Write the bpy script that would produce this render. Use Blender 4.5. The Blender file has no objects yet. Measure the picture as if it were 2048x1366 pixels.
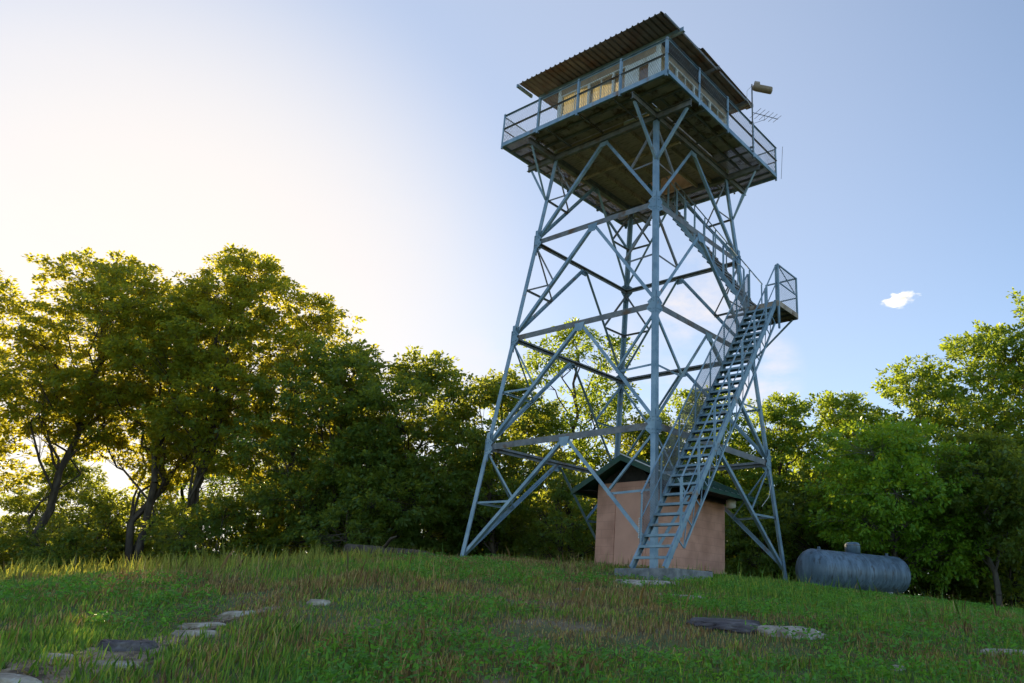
import bpy, math, random
import numpy as np
from mathutils import Vector, Matrix
R = math.radians
sc = bpy.context.scene

# ---------------------------------------------------------------- camera, sky, sun, exposure
CAM = Vector((0.0, -19.968, 0.0))
YAW, PITCH, ROLL, FPX = -0.0215082, 0.3332904, 0.0298772, 1527.381
cy, sy, cp, sp = math.cos(YAW), math.sin(YAW), math.cos(PITCH), math.sin(PITCH)
_f = Vector((-sy * cp, cy * cp, sp)); _r = Vector((cy, sy, 0)); _u = _r.cross(_f)
cr, sr = math.cos(ROLL), math.sin(ROLL)
CR = _r * cr + _u * sr; CU = -_r * sr + _u * cr
cd = bpy.data.cameras.new('camera'); cam = bpy.data.objects.new('camera', cd)
sc.collection.objects.link(cam)
cam.matrix_world = Matrix(((CR.x, CU.x, -_f.x, CAM.x), (CR.y, CU.y, -_f.y, CAM.y), (CR.z, CU.z, -_f.z, CAM.z), (0, 0, 0, 1)))
cd.sensor_width = 36; cd.lens = FPX / 2048 * 36
cd.shift_x = -279.275 / 2048; cd.clip_end = 8000; cd.clip_start = 0.05
sc.camera = cam

SUN_AZ, SUN_EL = R(123.9), R(13.5)          # azimuth from +x, counter-clockwise
w = bpy.data.worlds.new('World'); sc.world = w; w.use_nodes = True
nt = w.node_tree; nt.nodes.clear()
out = nt.nodes.new('ShaderNodeOutputWorld'); bg = nt.nodes.new('ShaderNodeBackground')
sky = nt.nodes.new('ShaderNodeTexSky'); sky.sky_type = 'NISHITA'; sky.sun_disc = False
sky.sun_elevation = SUN_EL; sky.sun_rotation = R(90) - SUN_AZ
sky.altitude = 1500; sky.air_density = 1.0; sky.dust_density = 0.25; sky.ozone_density = 1.6
SKY_STRENGTH = 0.108
bg.inputs['Strength'].default_value = SKY_STRENGTH
# thin bright cloud wisps of the evening sky, placed by direction
tc = nt.nodes.new('ShaderNodeTexCoord')
def vdir(u, v):
    d = _f + CR * ((u - 1024 - 279.275) / FPX) - CU * ((v - 683) / FPX)
    return d.normalized()
noise = nt.nodes.new('ShaderNodeTexNoise'); noise.inputs['Scale'].default_value = 9; noise.inputs['Detail'].default_value = 7
noise.inputs['Roughness'].default_value = .62
mp = nt.nodes.new('ShaderNodeMapping'); mp.inputs['Scale'].default_value = (1, 1, 2.2)
nt.links.new(tc.outputs['Generated'], mp.inputs['Vector']); nt.links.new(mp.outputs['Vector'], noise.inputs['Vector'])
def M(op, a, b=None, c=None):
    n = nt.nodes.new('ShaderNodeMath'); n.operation = op
    for i, x in enumerate((a, b, c)):
        if x is None: continue
        if isinstance(x, (int, float)): n.inputs[i].default_value = x
        else: nt.links.new(x, n.inputs[i])
    return n.outputs[0]
def spot(u, v, deg):
    n = nt.nodes.new('ShaderNodeVectorMath'); n.operation = 'DOT_PRODUCT'
    nt.links.new(tc.outputs['Generated'], n.inputs[0]); n.inputs[1].default_value = vdir(u, v)
    mr = nt.nodes.new('ShaderNodeMapRange'); mr.interpolation_type = 'SMOOTHSTEP'
    mr.inputs['From Min'].default_value = math.cos(R(deg)); mr.inputs['From Max'].default_value = 1.0
    nt.links.new(n.outputs['Value'], mr.inputs['Value']); return mr.outputs[0]
acc = None
for (u, v, deg, k) in ((120, 330, 9, .25), (700, 480, 8, .2), (1390, 590, 4, .7), (1320, 740, 7, .4), (1500, 750, 4.5, .8), (980, 740, 4, .4), (1245, 870, 6, .5)):
    s = M('MULTIPLY', spot(u, v, deg), k); acc = s if acc is None else M('ADD', acc, s)
mask = M('SUBTRACT', noise.outputs['Fac'], .42); mask = M('MULTIPLY', mask, 4.5)
mask = nt.nodes[-1].outputs[0] if False else mask
cl = nt.nodes.new('ShaderNodeClamp'); nt.links.new(mask, cl.inputs['Value'])
cm = M('MULTIPLY', cl.outputs[0], acc)
mix = nt.nodes.new('ShaderNodeMix'); mix.data_type = 'RGBA'; mix.blend_type = 'MIX'
nt.links.new(cm, mix.inputs['Factor']); mix.clamp_factor = True
veil = nt.nodes.new('ShaderNodeMix'); veil.data_type = 'RGBA'; VD = nt.nodes.new('ShaderNodeVectorMath'); VD.operation = 'DOT_PRODUCT'; nt.links.new(tc.outputs['Generated'], VD.inputs[0])
VD.inputs[1].default_value = (math.cos(SUN_EL) * math.cos(SUN_AZ), math.cos(SUN_EL) * math.sin(SUN_AZ), math.sin(SUN_EL))
VR = nt.nodes.new('ShaderNodeMapRange'); VR.interpolation_type = 'SMOOTHSTEP'; VR.inputs['From Min'].default_value = math.cos(R(72)); VR.inputs['From Max'].default_value = math.cos(R(28))
VR.inputs['To Min'].default_value = .18; VR.inputs['To Max'].default_value = .62
nt.links.new(VD.outputs['Value'], VR.inputs['Value']); nt.links.new(VR.outputs[0], veil.inputs['Factor'])   # thin high haze over the whole sky
nt.links.new(sky.outputs['Color'], veil.inputs['A']); veil.inputs['B'].default_value = (2.1, 2.25, 2.65, 1)
glow = nt.nodes.new('ShaderNodeMix'); glow.data_type = 'RGBA'                       # warm evening haze around the sun
gd = nt.nodes.new('ShaderNodeVectorMath'); gd.operation = 'DOT_PRODUCT'; nt.links.new(tc.outputs['Generated'], gd.inputs[0])
gd.inputs[1].default_value = (math.cos(SUN_EL) * math.cos(SUN_AZ), math.cos(SUN_EL) * math.sin(SUN_AZ), math.sin(SUN_EL))
gm_ = nt.nodes.new('ShaderNodeMapRange'); gm_.interpolation_type = 'SMOOTHSTEP'; gm_.inputs['From Min'].default_value = math.cos(R(30)); gm_.inputs['From Max'].default_value = math.cos(R(5)); gm_.inputs['To Max'].default_value = .8
nt.links.new(gd.outputs['Value'], gm_.inputs['Value']); nt.links.new(gm_.outputs[0], glow.inputs['Factor'])
nt.links.new(veil.outputs['Result'], glow.inputs['A']); glow.inputs['B'].default_value = (3.8, 3.4, 2.95, 1)
nt.links.new(glow.outputs['Result'], mix.inputs['A']); mix.inputs['B'].default_value = (3.3, 3.1, 3.1, 1)
nt.links.new(mix.outputs['Result'], bg.inputs['Color']); nt.links.new(bg.outputs[0], out.inputs['Surface'])

sd = bpy.data.lights.new('sun', 'SUN'); sun = bpy.data.objects.new('sun', sd); sc.collection.objects.link(sun)
sd.energy = 5.0; sd.angle = R(0.6); sd.color = (1.0, .78, .46)
sdir = Vector((math.cos(SUN_EL) * math.cos(SUN_AZ), math.cos(SUN_EL) * math.sin(SUN_AZ), math.sin(SUN_EL)))
sun.rotation_euler = sdir.to_track_quat('Z', 'Y').to_euler(); sun.location = (-20, 30, 40)
sc.view_settings.view_transform = 'Standard'; sc.view_settings.look = 'None'
sc.view_settings.exposure = 1.48; sc.view_settings.gamma = 1.0
sc.cycles.max_bounces = 7; sc.cycles.transparent_max_bounces = 12; sc.cycles.diffuse_bounces = 4
sc.cycles.transmission_bounces = 5; sc.cycles.caustics_reflective = False; sc.cycles.caustics_refractive = False
sc.cycles.use_denoising = True; sc.cycles.denoiser = 'OPENIMAGEDENOISE'; sc.cycles.denoising_input_passes = 'RGB_ALBEDO_NORMAL'; sc.cycles.denoising_prefilter = 'ACCURATE'; sc.cycles.volume_bounces = 4

# ---------------------------------------------------------------- materials
def mat(name):
    m = bpy.data.materials.new(name); m.use_nodes = True; n = m.node_tree
    return m, n, n.nodes['Principled BSDF']
def noise_mat(name, c1, c2, scale=6, rough=.7, metal=0., c3=None, s3=1.3, t3=(.55, .7), bump=0., bscale=30, stretch=None, detail=5, spec=.3, t12=(.35, .65)):
    m, n, b = mat(name); N = n.nodes; L = n.links
    tc = N.new('ShaderNodeTexCoord'); mp = N.new('ShaderNodeMapping'); L.new(tc.outputs['Object'], mp.inputs['Vector'])
    if stretch: mp.inputs['Scale'].default_value = stretch
    t = N.new('ShaderNodeTexNoise'); t.inputs['Scale'].default_value = scale; t.inputs['Detail'].default_value = detail
    L.new(mp.outputs[0], t.inputs['Vector'])
    mr = N.new('ShaderNodeMapRange'); mr.inputs['From Min'].default_value = t12[0]; mr.inputs['From Max'].default_value = t12[1]
    L.new(t.outputs['Fac'], mr.inputs['Value'])
    mx = N.new('ShaderNodeMix'); mx.data_type = 'RGBA'; mx.inputs['A'].default_value = (*c1, 1); mx.inputs['B'].default_value = (*c2, 1)
    L.new(mr.outputs[0], mx.inputs['Factor']); res = mx.outputs['Result']
    if c3:
        t2 = N.new('ShaderNodeTexNoise'); t2.inputs['Scale'].default_value = s3; t2.inputs['Detail'].default_value = 8; t2.inputs['Roughness'].default_value = .65
        L.new(mp.outputs[0], t2.inputs['Vector'])
        m2 = N.new('ShaderNodeMapRange'); m2.inputs['From Min'].default_value = t3[0]; m2.inputs['From Max'].default_value = t3[1]
        L.new(t2.outputs['Fac'], m2.inputs['Value'])
        mx2 = N.new('ShaderNodeMix'); mx2.data_type = 'RGBA'; L.new(m2.outputs[0], mx2.inputs['Factor'])
        L.new(res, mx2.inputs['A']); mx2.inputs['B'].default_value = (*c3, 1); res = mx2.outputs['Result']
    L.new(res, b.inputs['Base Color']); b.inputs['Roughness'].default_value = rough; b.inputs['Metallic'].default_value = metal
    b.inputs['Specular IOR Level'].default_value = spec
    if bump:
        t4 = N.new('ShaderNodeTexNoise'); t4.inputs['Scale'].default_value = bscale; t4.inputs['Detail'].default_value = 6
        L.new(mp.outputs[0], t4.inputs['Vector'])
        bp = N.new('ShaderNodeBump'); bp.inputs['Strength'].default_value = bump; bp.inputs['Distance'].default_value = .02
        L.new(t4.outputs['Fac'], bp.inputs['Height']); L.new(bp.outputs[0], b.inputs['Normal'])
    return m
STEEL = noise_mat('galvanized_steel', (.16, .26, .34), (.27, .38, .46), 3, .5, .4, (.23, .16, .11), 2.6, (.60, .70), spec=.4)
STEELD = noise_mat('weathered_shaded_steel', (.15, .165, .18), (.23, .24, .25), 5, .65, .25, (.14, .09, .055), 2.0, (.52, .66))  # rust-tinted darker steel; also paints underside shade on the upper treads
RUSTY = noise_mat('rusting_steel', (.34, .28, .22), (.46, .385, .31), 4, .9, .0, (.13, .08, .05), 2.5, (.5, .6))
ROOFM = noise_mat('old_corrugated_steel', (.14, .125, .11), (.21, .19, .165), 2.2, .75, .1, (.17, .10, .065), 1.4, (.5, .66))
WOOD = noise_mat('weathered_brown_boards', (.38, .30, .225), (.50, .41, .31), 5, .85, 0, (.12, .09, .06), 3, (.5, .7), stretch=(1, 9, 1), bump=.2)
PAINTW = noise_mat('pale_painted_wood', (.52, .58, .60), (.66, .70, .70), 6, .6, 0, (.38, .36, .30), 3, (.58, .7))
TANW = noise_mat('tan_plywood', (.27, .21, .15), (.38, .30, .21), 4, .8)
CONC = noise_mat('grey_concrete', (.16, .17, .18), (.26, .27, .27), 9, .9, 0, (.10, .11, .09), 3, (.5, .7), bump=.5, bscale=60)
GREEN = noise_mat('green_painted_metal', (.014, .055, .038), (.025, .085, .058), 4, .5, .0, (.05, .07, .05), 3)
DARKW = noise_mat('dark_boards', (.02, .018, .016), (.035, .03, .026), 8, .9)  # one near-black tone for gable, soffit, eave beam and vent opening
ROCK = noise_mat('lichen_spotted_rock', (.24, .20, .155), (.46, .40, .32), 9, .95, 0, (.50, .48, .41), 16, (.55, .64), bump=1.0, bscale=22)
TANK = noise_mat('tank_paint', (.06, .10, .14), (.13, .20, .27), 4, .5, .15, (.03, .032, .035), 6.0, (.53, .68), stretch=(2.0, 2.0, .4), bump=.15, spec=.5)
BARK = noise_mat('bark', (.045, .036, .028), (.11, .09, .07), 7, .95, stretch=(1, 1, .25), bump=.8, bscale=18)
BARKL = noise_mat('pale_bark', (.09, .08, .07), (.17, .155, .135), 7, .95, stretch=(1, 1, .25), bump=.8, bscale=18)
WHITE = noise_mat('white_enamel', (.60, .60, .58), (.70, .70, .68), 9, .5)
TAN2 = noise_mat('tan_plastic_housing', (.24, .18, .11), (.30, .23, .15), 9, .5)

def brick_mat():
    m, n, b = mat('painted_block_wall'); N = n.nodes; L = n.links
    tc = N.new('ShaderNodeTexCoord'); geo = N.new('ShaderNodeNewGeometry')
    mp = N.new('ShaderNodeMapping'); mp.inputs['Rotation'].default_value = (0, 0, 0)
    sep = N.new('ShaderNodeSeparateXYZ'); L.new(tc.outputs['Object'], sep.inputs[0])
    add = N.new('ShaderNodeMath'); add.operation = 'ADD'; L.new(sep.outputs['X'], add.inputs[0]); L.new(sep.outputs['Y'], add.inputs[1])
    cmb = N.new('ShaderNodeCombineXYZ'); L.new(add.outputs[0], cmb.inputs['X']); L.new(sep.outputs['Z'], cmb.inputs['Y'])
    br = N.new('ShaderNodeTexBrick'); L.new(cmb.outputs[0], br.inputs['Vector'])
    br.inputs['Scale'].default_value = 1; br.inputs['Brick Width'].default_value = .40; br.inputs['Row Height'].default_value = .20
    br.inputs['Mortar Size'].default_value = .006; br.inputs['Mortar Smooth'].default_value = .4
    br.inputs['Color1'].default_value = (.66, .355, .255, 1); br.inputs['Color2'].default_value = (.60, .32, .23, 1)
    br.inputs['Mortar'].default_value = (.50, .265, .19, 1)
    t = N.new('ShaderNodeTexNoise'); t.inputs['Scale'].default_value = 2.2; t.inputs['Detail'].default_value = 8; L.new(tc.outputs['Object'], t.inputs['Vector'])
    mx = N.new('ShaderNodeMix'); mx.data_type = 'RGBA'; mx.blend_type = 'MULTIPLY'; mx.inputs['Factor'].default_value = .6
    rp = N.new('ShaderNodeValToRGB'); rp.color_ramp.elements[0].position = .3; rp.color_ramp.elements[0].color = (.55, .5, .46, 1)
    rp.color_ramp.elements[1].position = .62; rp.color_ramp.elements[1].color = (1, 1, 1, 1)
    L.new(t.outputs['Fac'], rp.inputs[0]); L.new(br.outputs['Color'], mx.inputs['A']); L.new(rp.outputs[0], mx.inputs['B'])
    L.new(mx.outputs['Result'], b.inputs['Base Color']); b.inputs['Roughness'].default_value = .85
    t3 = N.new('ShaderNodeTexNoise'); t3.inputs['Scale'].default_value = 60; L.new(tc.outputs['Object'], t3.inputs['Vector'])
    ad = N.new('ShaderNodeMath'); ad.operation = 'MULTIPLY_ADD'; L.new(br.outputs['Fac'], ad.inputs[0]); ad.inputs[1].default_value = -.45; L.new(t3.outputs['Fac'], ad.inputs[2])
    bp = N.new('ShaderNodeBump'); bp.inputs['Strength'].default_value = .35; bp.inputs['Distance'].default_value = .01
    L.new(ad.outputs[0], bp.inputs['Height']); L.new(bp.outputs[0], b.inputs['Normal'])
    return m
BLOCK = brick_mat()
DOORM = noise_mat('pink_painted_door', (.59, .32, .23), (.66, .36, .26), 3, .6, bump=.05)

def glass_mat():
    m, n, b = mat('window_glass'); N = n.nodes; L = n.links
    tr = N.new('ShaderNodeBsdfTransparent'); gl = N.new('ShaderNodeBsdfGlossy'); gl.inputs['Roughness'].default_value = .03
    tr.inputs['Color'].default_value = (.9, .92, .9, 1)
    mx = N.new('ShaderNodeMixShader'); mx.inputs[0].default_value = .07; L.new(tr.outputs[0], mx.inputs[1]); L.new(gl.outputs[0], mx.inputs[2])
    L.new(mx.outputs[0], N['Material Output'].inputs['Surface']); N.remove(b); return m
GLASS = glass_mat()
def cloth_mat():
    m, n, b = mat('cream_curtain'); N = n.nodes; L = n.links
    d = N.new('ShaderNodeBsdfDiffuse'); t = N.new('ShaderNodeBsdfTranslucent')
    d.inputs['Color'].default_value = (.55, .47, .33, 1); t.inputs['Color'].default_value = (.85, .70, .42, 1)
    mx = N.new('ShaderNodeMixShader'); mx.inputs[0].default_value = .62
    L.new(d.outputs[0], mx.inputs[1]); L.new(t.outputs[0], mx.inputs[2]); L.new(mx.outputs[0], N['Material Output'].inputs['Surface']); N.remove(b); return m
CURTAIN = cloth_mat()

def leaf_mat(name, dark, light, trans, tfac=.5):
    """leaf: diffuse + translucent, hue varied per leaf through the 'tint' attribute"""
    m, n, b = mat(name); N = n.nodes; L = n.links
    at = N.new('ShaderNodeAttribute'); at.attribute_name = 'tint'
    mx = N.new('ShaderNodeMix'); mx.data_type = 'RGBA'; mx.inputs['A'].default_value = (*dark, 1); mx.inputs['B'].default_value = (*light, 1)
    L.new(at.outputs['Fac'], mx.inputs['Factor'])
    m2 = N.new('ShaderNodeMix'); m2.data_type = 'RGBA'; m2.inputs['A'].default_value = (*[c * .72 for c in trans], 1); m2.inputs['B'].default_value = (*trans, 1)
    L.new(at.outputs['Fac'], m2.inputs['Factor'])
    b.inputs['Roughness'].default_value = .45; b.inputs['Specular IOR Level'].default_value = .35
    L.new(mx.outputs['Result'], b.inputs['Base Color'])
    t = N.new('ShaderNodeBsdfTranslucent'); L.new(m2.outputs['Result'], t.inputs['Color'])
    ms = N.new('ShaderNodeMixShader'); ms.inputs[0].default_value = tfac
    L.new(b.outputs[0], ms.inputs[1]); L.new(t.outputs[0], ms.inputs[2]); L.new(ms.outputs[0], N['Material Output'].inputs['Surface'])
    return m
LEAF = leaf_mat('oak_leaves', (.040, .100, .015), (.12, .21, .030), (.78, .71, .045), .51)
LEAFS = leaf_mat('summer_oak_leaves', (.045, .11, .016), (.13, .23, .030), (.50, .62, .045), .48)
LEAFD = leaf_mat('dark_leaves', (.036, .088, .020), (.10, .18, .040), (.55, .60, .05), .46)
LEAFG = leaf_mat('fresh_green_leaves', (.085, .22, .02), (.18, .38, .035), (.50, .64, .03), .45)

def blade_mat(name, tfac=.35):
    m, n, b = mat(name); N = n.nodes; L = n.links
    at = N.new('ShaderNodeAttribute'); at.attribute_name = 'col'
    L.new(at.outputs['Color'], b.inputs['Base Color']); b.inputs['Roughness'].default_value = .55; b.inputs['Specular IOR Level'].default_value = .3
    t = N.new('ShaderNodeBsdfTranslucent'); sc_ = N.new('ShaderNodeMix'); sc_.data_type = 'RGBA'; sc_.blend_type = 'MULTIPLY'; sc_.inputs['Factor'].default_value = 1
    L.new(at.outputs['Color'], sc_.inputs['A']); sc_.inputs['B'].default_value = (3.2, 2.6, 1.5, 1); sc_.clamp_result = True
    L.new(sc_.outputs['Result'], t.inputs['Color'])
    ms = N.new('ShaderNodeMixShader'); ms.inputs[0].default_value = tfac
    L.new(b.outputs[0], ms.inputs[1]); L.new(t.outputs[0], ms.inputs[2]); L.new(ms.outputs[0], N['Material Output'].inputs['Surface'])
    return m
BLADE = blade_mat('grass_blades')
DIRT = noise_mat('trodden_dirt_and_straw', (.19, .14, .09), (.36, .28, .19), 14, .95, 0, (.10, .07, .045), 4, (.48, .6), bump=.9, bscale=40, detail=8)

# ---------------------------------------------------------------- helpers
def tag(o, label=None, cat=None, group=None, kind=None):
    if label: o['label'] = label
    if cat: o['category'] = cat
    if group: o['group'] = group
    if kind: o['kind'] = kind
    return o
def empty(name, loc, rz=0, label=None, cat=None, group=None):
    o = bpy.data.objects.new(name, None); sc.collection.objects.link(o)
    o.location = loc; o.rotation_euler = (0, 0, rz); o.empty_display_size = .3
    return tag(o, label, cat, group)
V = Vector
class MB:
    def __init__(s): s.v = []; s.f = []
    def add(s, vs, fs):
        k = len(s.v); s.v += [tuple(x) for x in vs]; s.f += [tuple(i + k for i in f) for f in fs]; return s
    def obox(s, c, a, b, d):
        c, a, b, d = V(c), V(a), V(b), V(d)
        vs = [c + a * i + b * j + d * k for i in (-1, 1) for j in (-1, 1) for k in (-1, 1)]
        return s.add(vs, [(0, 1, 3, 2), (4, 6, 7, 5), (0, 4, 5, 1), (2, 3, 7, 6), (0, 2, 6, 4), (1, 5, 7, 3)])
    def box(s, x0, x1, y0, y1, z0, z1):
        return s.obox(((x0 + x1) / 2, (y0 + y1) / 2, (z0 + z1) / 2), ((x1 - x0) / 2, 0, 0), (0, (y1 - y0) / 2, 0), (0, 0, (z1 - z0) / 2))
    def bar(s, p, q, wd, ht, up=(0, 0, 1)):
        p, q = V(p), V(q); d = (q - p); l = d.length; d = d / l
        n = d.cross(V(up));
        if n.length < 1e-4: n = d.cross(V((1, 0, 0)))
        n.normalize(); m = n.cross(d)
        return s.obox((p + q) / 2, d * l / 2, n * wd / 2, m * ht / 2)
    def ang(s, p, q, n1, n2, size, th=.008):
        """angle iron: two thin legs spreading from the edge p-q along n1 and n2"""
        p, q = V(p), V(q); d = (q - p).normalized(); l = (q - p).length
        a = V(n1); a = (a - d * a.dot(d)).normalized(); b = V(n2); b = (b - d * b.dot(d)); b = (b - a * b.dot(a)).normalized()
        c = (p + q) / 2
        s.obox(c + a * size / 2 + b * th / 2, d * l / 2, a * size / 2, b * th / 2)
        s.obox(c + a * th / 2 + b * (size / 2 + th * .5), d * l / 2, a * th / 2, b * (size / 2 - th * .52))
        return s
    def tube(s, pts, rad, n=8, cap=True):
        pts = [V(p) for p in pts]
        if not hasattr(rad, '__len__'): rad = [rad] * len(pts)
        k = len(s.v); up = None
        for i, p in enumerate(pts):
            d = (pts[min(i + 1, len(pts) - 1)] - pts[max(i - 1, 0)]).normalized()
            if up is None: up = d.orthogonal().normalized()
            up = (up - d * up.dot(d)).normalized(); b = d.cross(up)
            for j in range(n):
                a = 2 * math.pi * j / n; s.v.append(tuple(p + (up * math.cos(a) + b * math.sin(a)) * rad[i]))
        for i in range(len(pts) - 1):
            for j in range(n):
                a = k + i * n + j; b_ = k + i * n + (j + 1) % n
                s.f.append((a, b_, b_ + n, a + n))
        if cap:
            s.f.append(tuple(k + j for j in reversed(range(n)))); e = k + (len(pts) - 1) * n; s.f.append(tuple(e + j for j in range(n)))
        return s
    def lathe(s, prof, org, axis, n=32):
        """prof: list of (t along axis, radius)"""
        axis = V(axis).normalized(); up = axis.orthogonal().normalized(); b = axis.cross(up); k = len(s.v)
        for t, r in prof:
            for j in range(n):
                a = 2 * math.pi * j / n; s.v.append(tuple(V(org) + axis * t + (up * math.cos(a) + b * math.sin(a)) * r))
        for i in range(len(prof) - 1):
            for j in range(n):
                a = k + i * n + j; b_ = k + i * n + (j + 1) % n; s.f.append((a, b_, b_ + n, a + n))
        s.f.append(tuple(k + j for j in reversed(range(n)))); e = k + (len(prof) - 1) * n; s.f.append(tuple(e + j for j in range(n)))
        return s
    def plate(s, c, n, up, pts2, th=.008):
        """flat polygon plate, pts2 in (side, up) coordinates"""
        n = V(n).normalized(); up = V(up); up = (up - n * up.dot(n)).normalized(); sd_ = up.cross(n); k = len(pts2)
        vs = [V(c) + sd_ * a + up * b + n * th / 2 for a, b in pts2] + [V(c) + sd_ * a + up * b - n * th / 2 for a, b in pts2]
        return s.add(vs, [tuple(range(k)), tuple(reversed(range(k, 2 * k)))] + [(i, i + k, (i + 1) % k + k, (i + 1) % k) for i in range(k)])
    def build(s, name, m, parent=None, smooth=False, off=None):
        me = bpy.data.meshes.new(name)
        vs = s.v if off is None else [(x - off[0], y - off[1], z - off[2]) for x, y, z in s.v]
        me.from_pydata(vs, [], s.f); me.materials.append(m); me.update()
        if smooth: me.shade_smooth()
        o = bpy.data.objects.new(name, me); sc.collection.objects.link(o)
        if parent: o.parent = parent
        return o

def np_mesh(name, verts, nper, m, parent=None, attr=None, aname='tint', acolor=False):
    """many separate polygons of nper vertices each"""
    nv = len(verts); nf = nv // nper
    me = bpy.data.meshes.new(name); me.vertices.add(nv); me.vertices.foreach_set('co', np.asarray(verts, np.float32).ravel())
    me.loops.add(nv); me.loops.foreach_set('vertex_index', np.arange(nv, dtype=np.int32))
    me.polygons.add(nf); me.polygons.foreach_set('loop_start', np.arange(0, nv, nper, dtype=np.int32))
    me.update(calc_edges=True)
    if attr is not None:
        if acolor:
            a = me.attributes.new(aname, 'FLOAT_COLOR', 'POINT'); c = np.ones((nv, 4), np.float32); c[:, :3] = attr; a.data.foreach_set('color', c.ravel())
        else:
            a = me.attributes.new(aname, 'FLOAT', 'POINT'); a.data.foreach_set('value', np.asarray(attr, np.float32))
    me.materials.append(m)
    o = bpy.data.objects.new(name, me); sc.collection.objects.link(o)
    if parent: o.parent = parent
    return o

# ---------------------------------------------------------------- terrain
TX = [-90, -60, -30, -20, -15.3, -11.75, -8.1, -5.7, -3.2, -.8, 2.6, 4.3, 7.2, 10, 16, 30, 60, 90]
TH = [-6, -3, -1.0, -.34, -.10, .20, .58, .84, .96, .85, .67, .52, .24, .06, -.3, -1.3, -4, -7]
def vnoise(x, y, s, seed=0):
    """smooth value noise in numpy"""
    x = np.asarray(x, float) / s + seed * 17.3; y = np.asarray(y, float) / s + seed * 9.7
    xi = np.floor(x); yi = np.floor(y); fx = x - xi; fy = y - yi; fx = fx * fx * (3 - 2 * fx); fy = fy * fy * (3 - 2 * fy)
    def h(a, b):
        v = np.sin(a * 127.1 + b * 311.7 + seed * 74.7) * 43758.5453; return v - np.floor(v)
    return (h(xi, yi) * (1 - fx) + h(xi + 1, yi) * fx) * (1 - fy) + (h(xi, yi + 1) * (1 - fx) + h(xi + 1, yi + 1) * fx) * fy
def G(x, y, bumps=True):
    x = np.asarray(x, float); y = np.asarray(y, float)
    t = (y + 20) / 20; h = np.interp(x, TX, TH)
    S = np.where(t < 2, 1.75 * t - .75 * t * t, .5 - 1.25 * (t - 2)); S = np.where(t < 0, 1.75 * t, S)
    z = -1.6 + (h + 1.6) * S
    if bumps: z = z + (vnoise(x, y, 1.9, 1) - .5) * .10 + (vnoise(x, y, .6, 2) - .5) * .05
    z = z - .13 * np.exp(-((x - .45) ** 2 / .9 + (y + 5.6) ** 2 / .7))      # worn hollow in front of the stair footing
    far = np.hypot(x, y); k = np.clip((far - 55) / 60, 0, 1)
    z = z * (1 - k) + (-75 + 10 * vnoise(x, y, 260, 5)) * k
    return z
def Gf(x, y): return float(G(x, y))
def axis(a, b, st, far):
    c = list(np.arange(a, b + 1e-6, st)); d = st; p = b; q = a; hi = []; lo = []
    while p < far: d *= 1.28; p += d; hi.append(p); q -= d; lo.append(q)
    return np.array(lo[::-1] + c + hi)
gx = axis(-30, 24, .25, 4500); gy = axis(-22, 30, .25, 4500)
X, Y = np.meshgrid(gx, gy); Z = G(X, Y)
nx, ny = len(gx), len(gy)
idx = np.arange(nx * ny).reshape(ny, nx)
faces = np.stack([idx[:-1, :-1], idx[:-1, 1:], idx[1:, 1:], idx[1:, :-1]], -1).reshape(-1, 4)
me = bpy.data.meshes.new('ground'); me.vertices.add(nx * ny); me.vertices.foreach_set('co', np.stack([X, Y, Z], -1).astype(np.float32).ravel())
me.loops.add(faces.size); me.loops.foreach_set('vertex_index', faces.ravel().astype(np.int32))
me.polygons.add(len(faces)); me.polygons.foreach_set('loop_start', np.arange(0, faces.size, 4, dtype=np.int32)); me.update(calc_edges=True); me.shade_smooth()
GROUND = noise_mat('turf_soil', (.050, .10, .022), (.12, .13, .045), 1.6, .95, 0, (.19, .145, .09), .55, (.52, .66), bump=.8, bscale=14, detail=8)
me.materials.append(GROUND)
ground = bpy.data.objects.new('ground', me); sc.collection.objects.link(ground)
tag(ground, 'rounded grassy summit sloping up to the tower', 'ground', kind='structure')

# worn dirt path climbing from the lower left, a sheet just above the ground
PATH = [(-3.70, -16.2), (-3.66, -14.9), (-3.62, -14.2), (-3.62, -13.6), (-3.60, -12.9), (-3.62, -12.4), (-3.45, -12.0)]
pw_ = [.26, .30, .28, .27, .16, .12, .04]
def path_dist(x, y):
    best = np.full(np.shape(x), 99.)
    for (a, b), (c, d), w0, w1 in zip(PATH[:-1], PATH[1:], pw_[:-1], pw_[1:]):
        t = np.clip(((x - a) * (c - a) + (y - b) * (d - b)) / ((c - a) ** 2 + (d - b) ** 2), 0, 1)
        best = np.minimum(best, np.hypot(x - a - t * (c - a), y - b - t * (d - b)) - (w0 + (w1 - w0) * t))
    return best
mbp = MB(); st = .06
px_, py_ = np.arange(-4.8, -2.4, st), np.arange(-17, -11.2, st)
pid = {}
def pv(i, j):
    if (i, j) not in pid:
        x = px_[0] + i * st; y = py_[0] + j * st; pid[(i, j)] = len(mbp.v); mbp.v.append((x, y, Gf(x, y) + .012))
    return pid[(i, j)]
for i in range(len(px_)):
    for j in range(len(py_)):
        x, y = px_[0] + i * st, py_[0] + j * st
        if path_dist(np.array(x), np.array(y)) + (float(vnoise(x, y, .25, 7)) - .5) * .25 < 0:
            mbp.f.append((pv(i, j), pv(i + 1, j), pv(i + 1, j + 1), pv(i, j + 1)))
path = mbp.build('path', DIRT, smooth=True); tag(path, 'worn dirt path with stone steps at lower left', 'path', kind='structure')
path.modifiers.new('s', 'SOLIDIFY').thickness = .03

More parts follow.
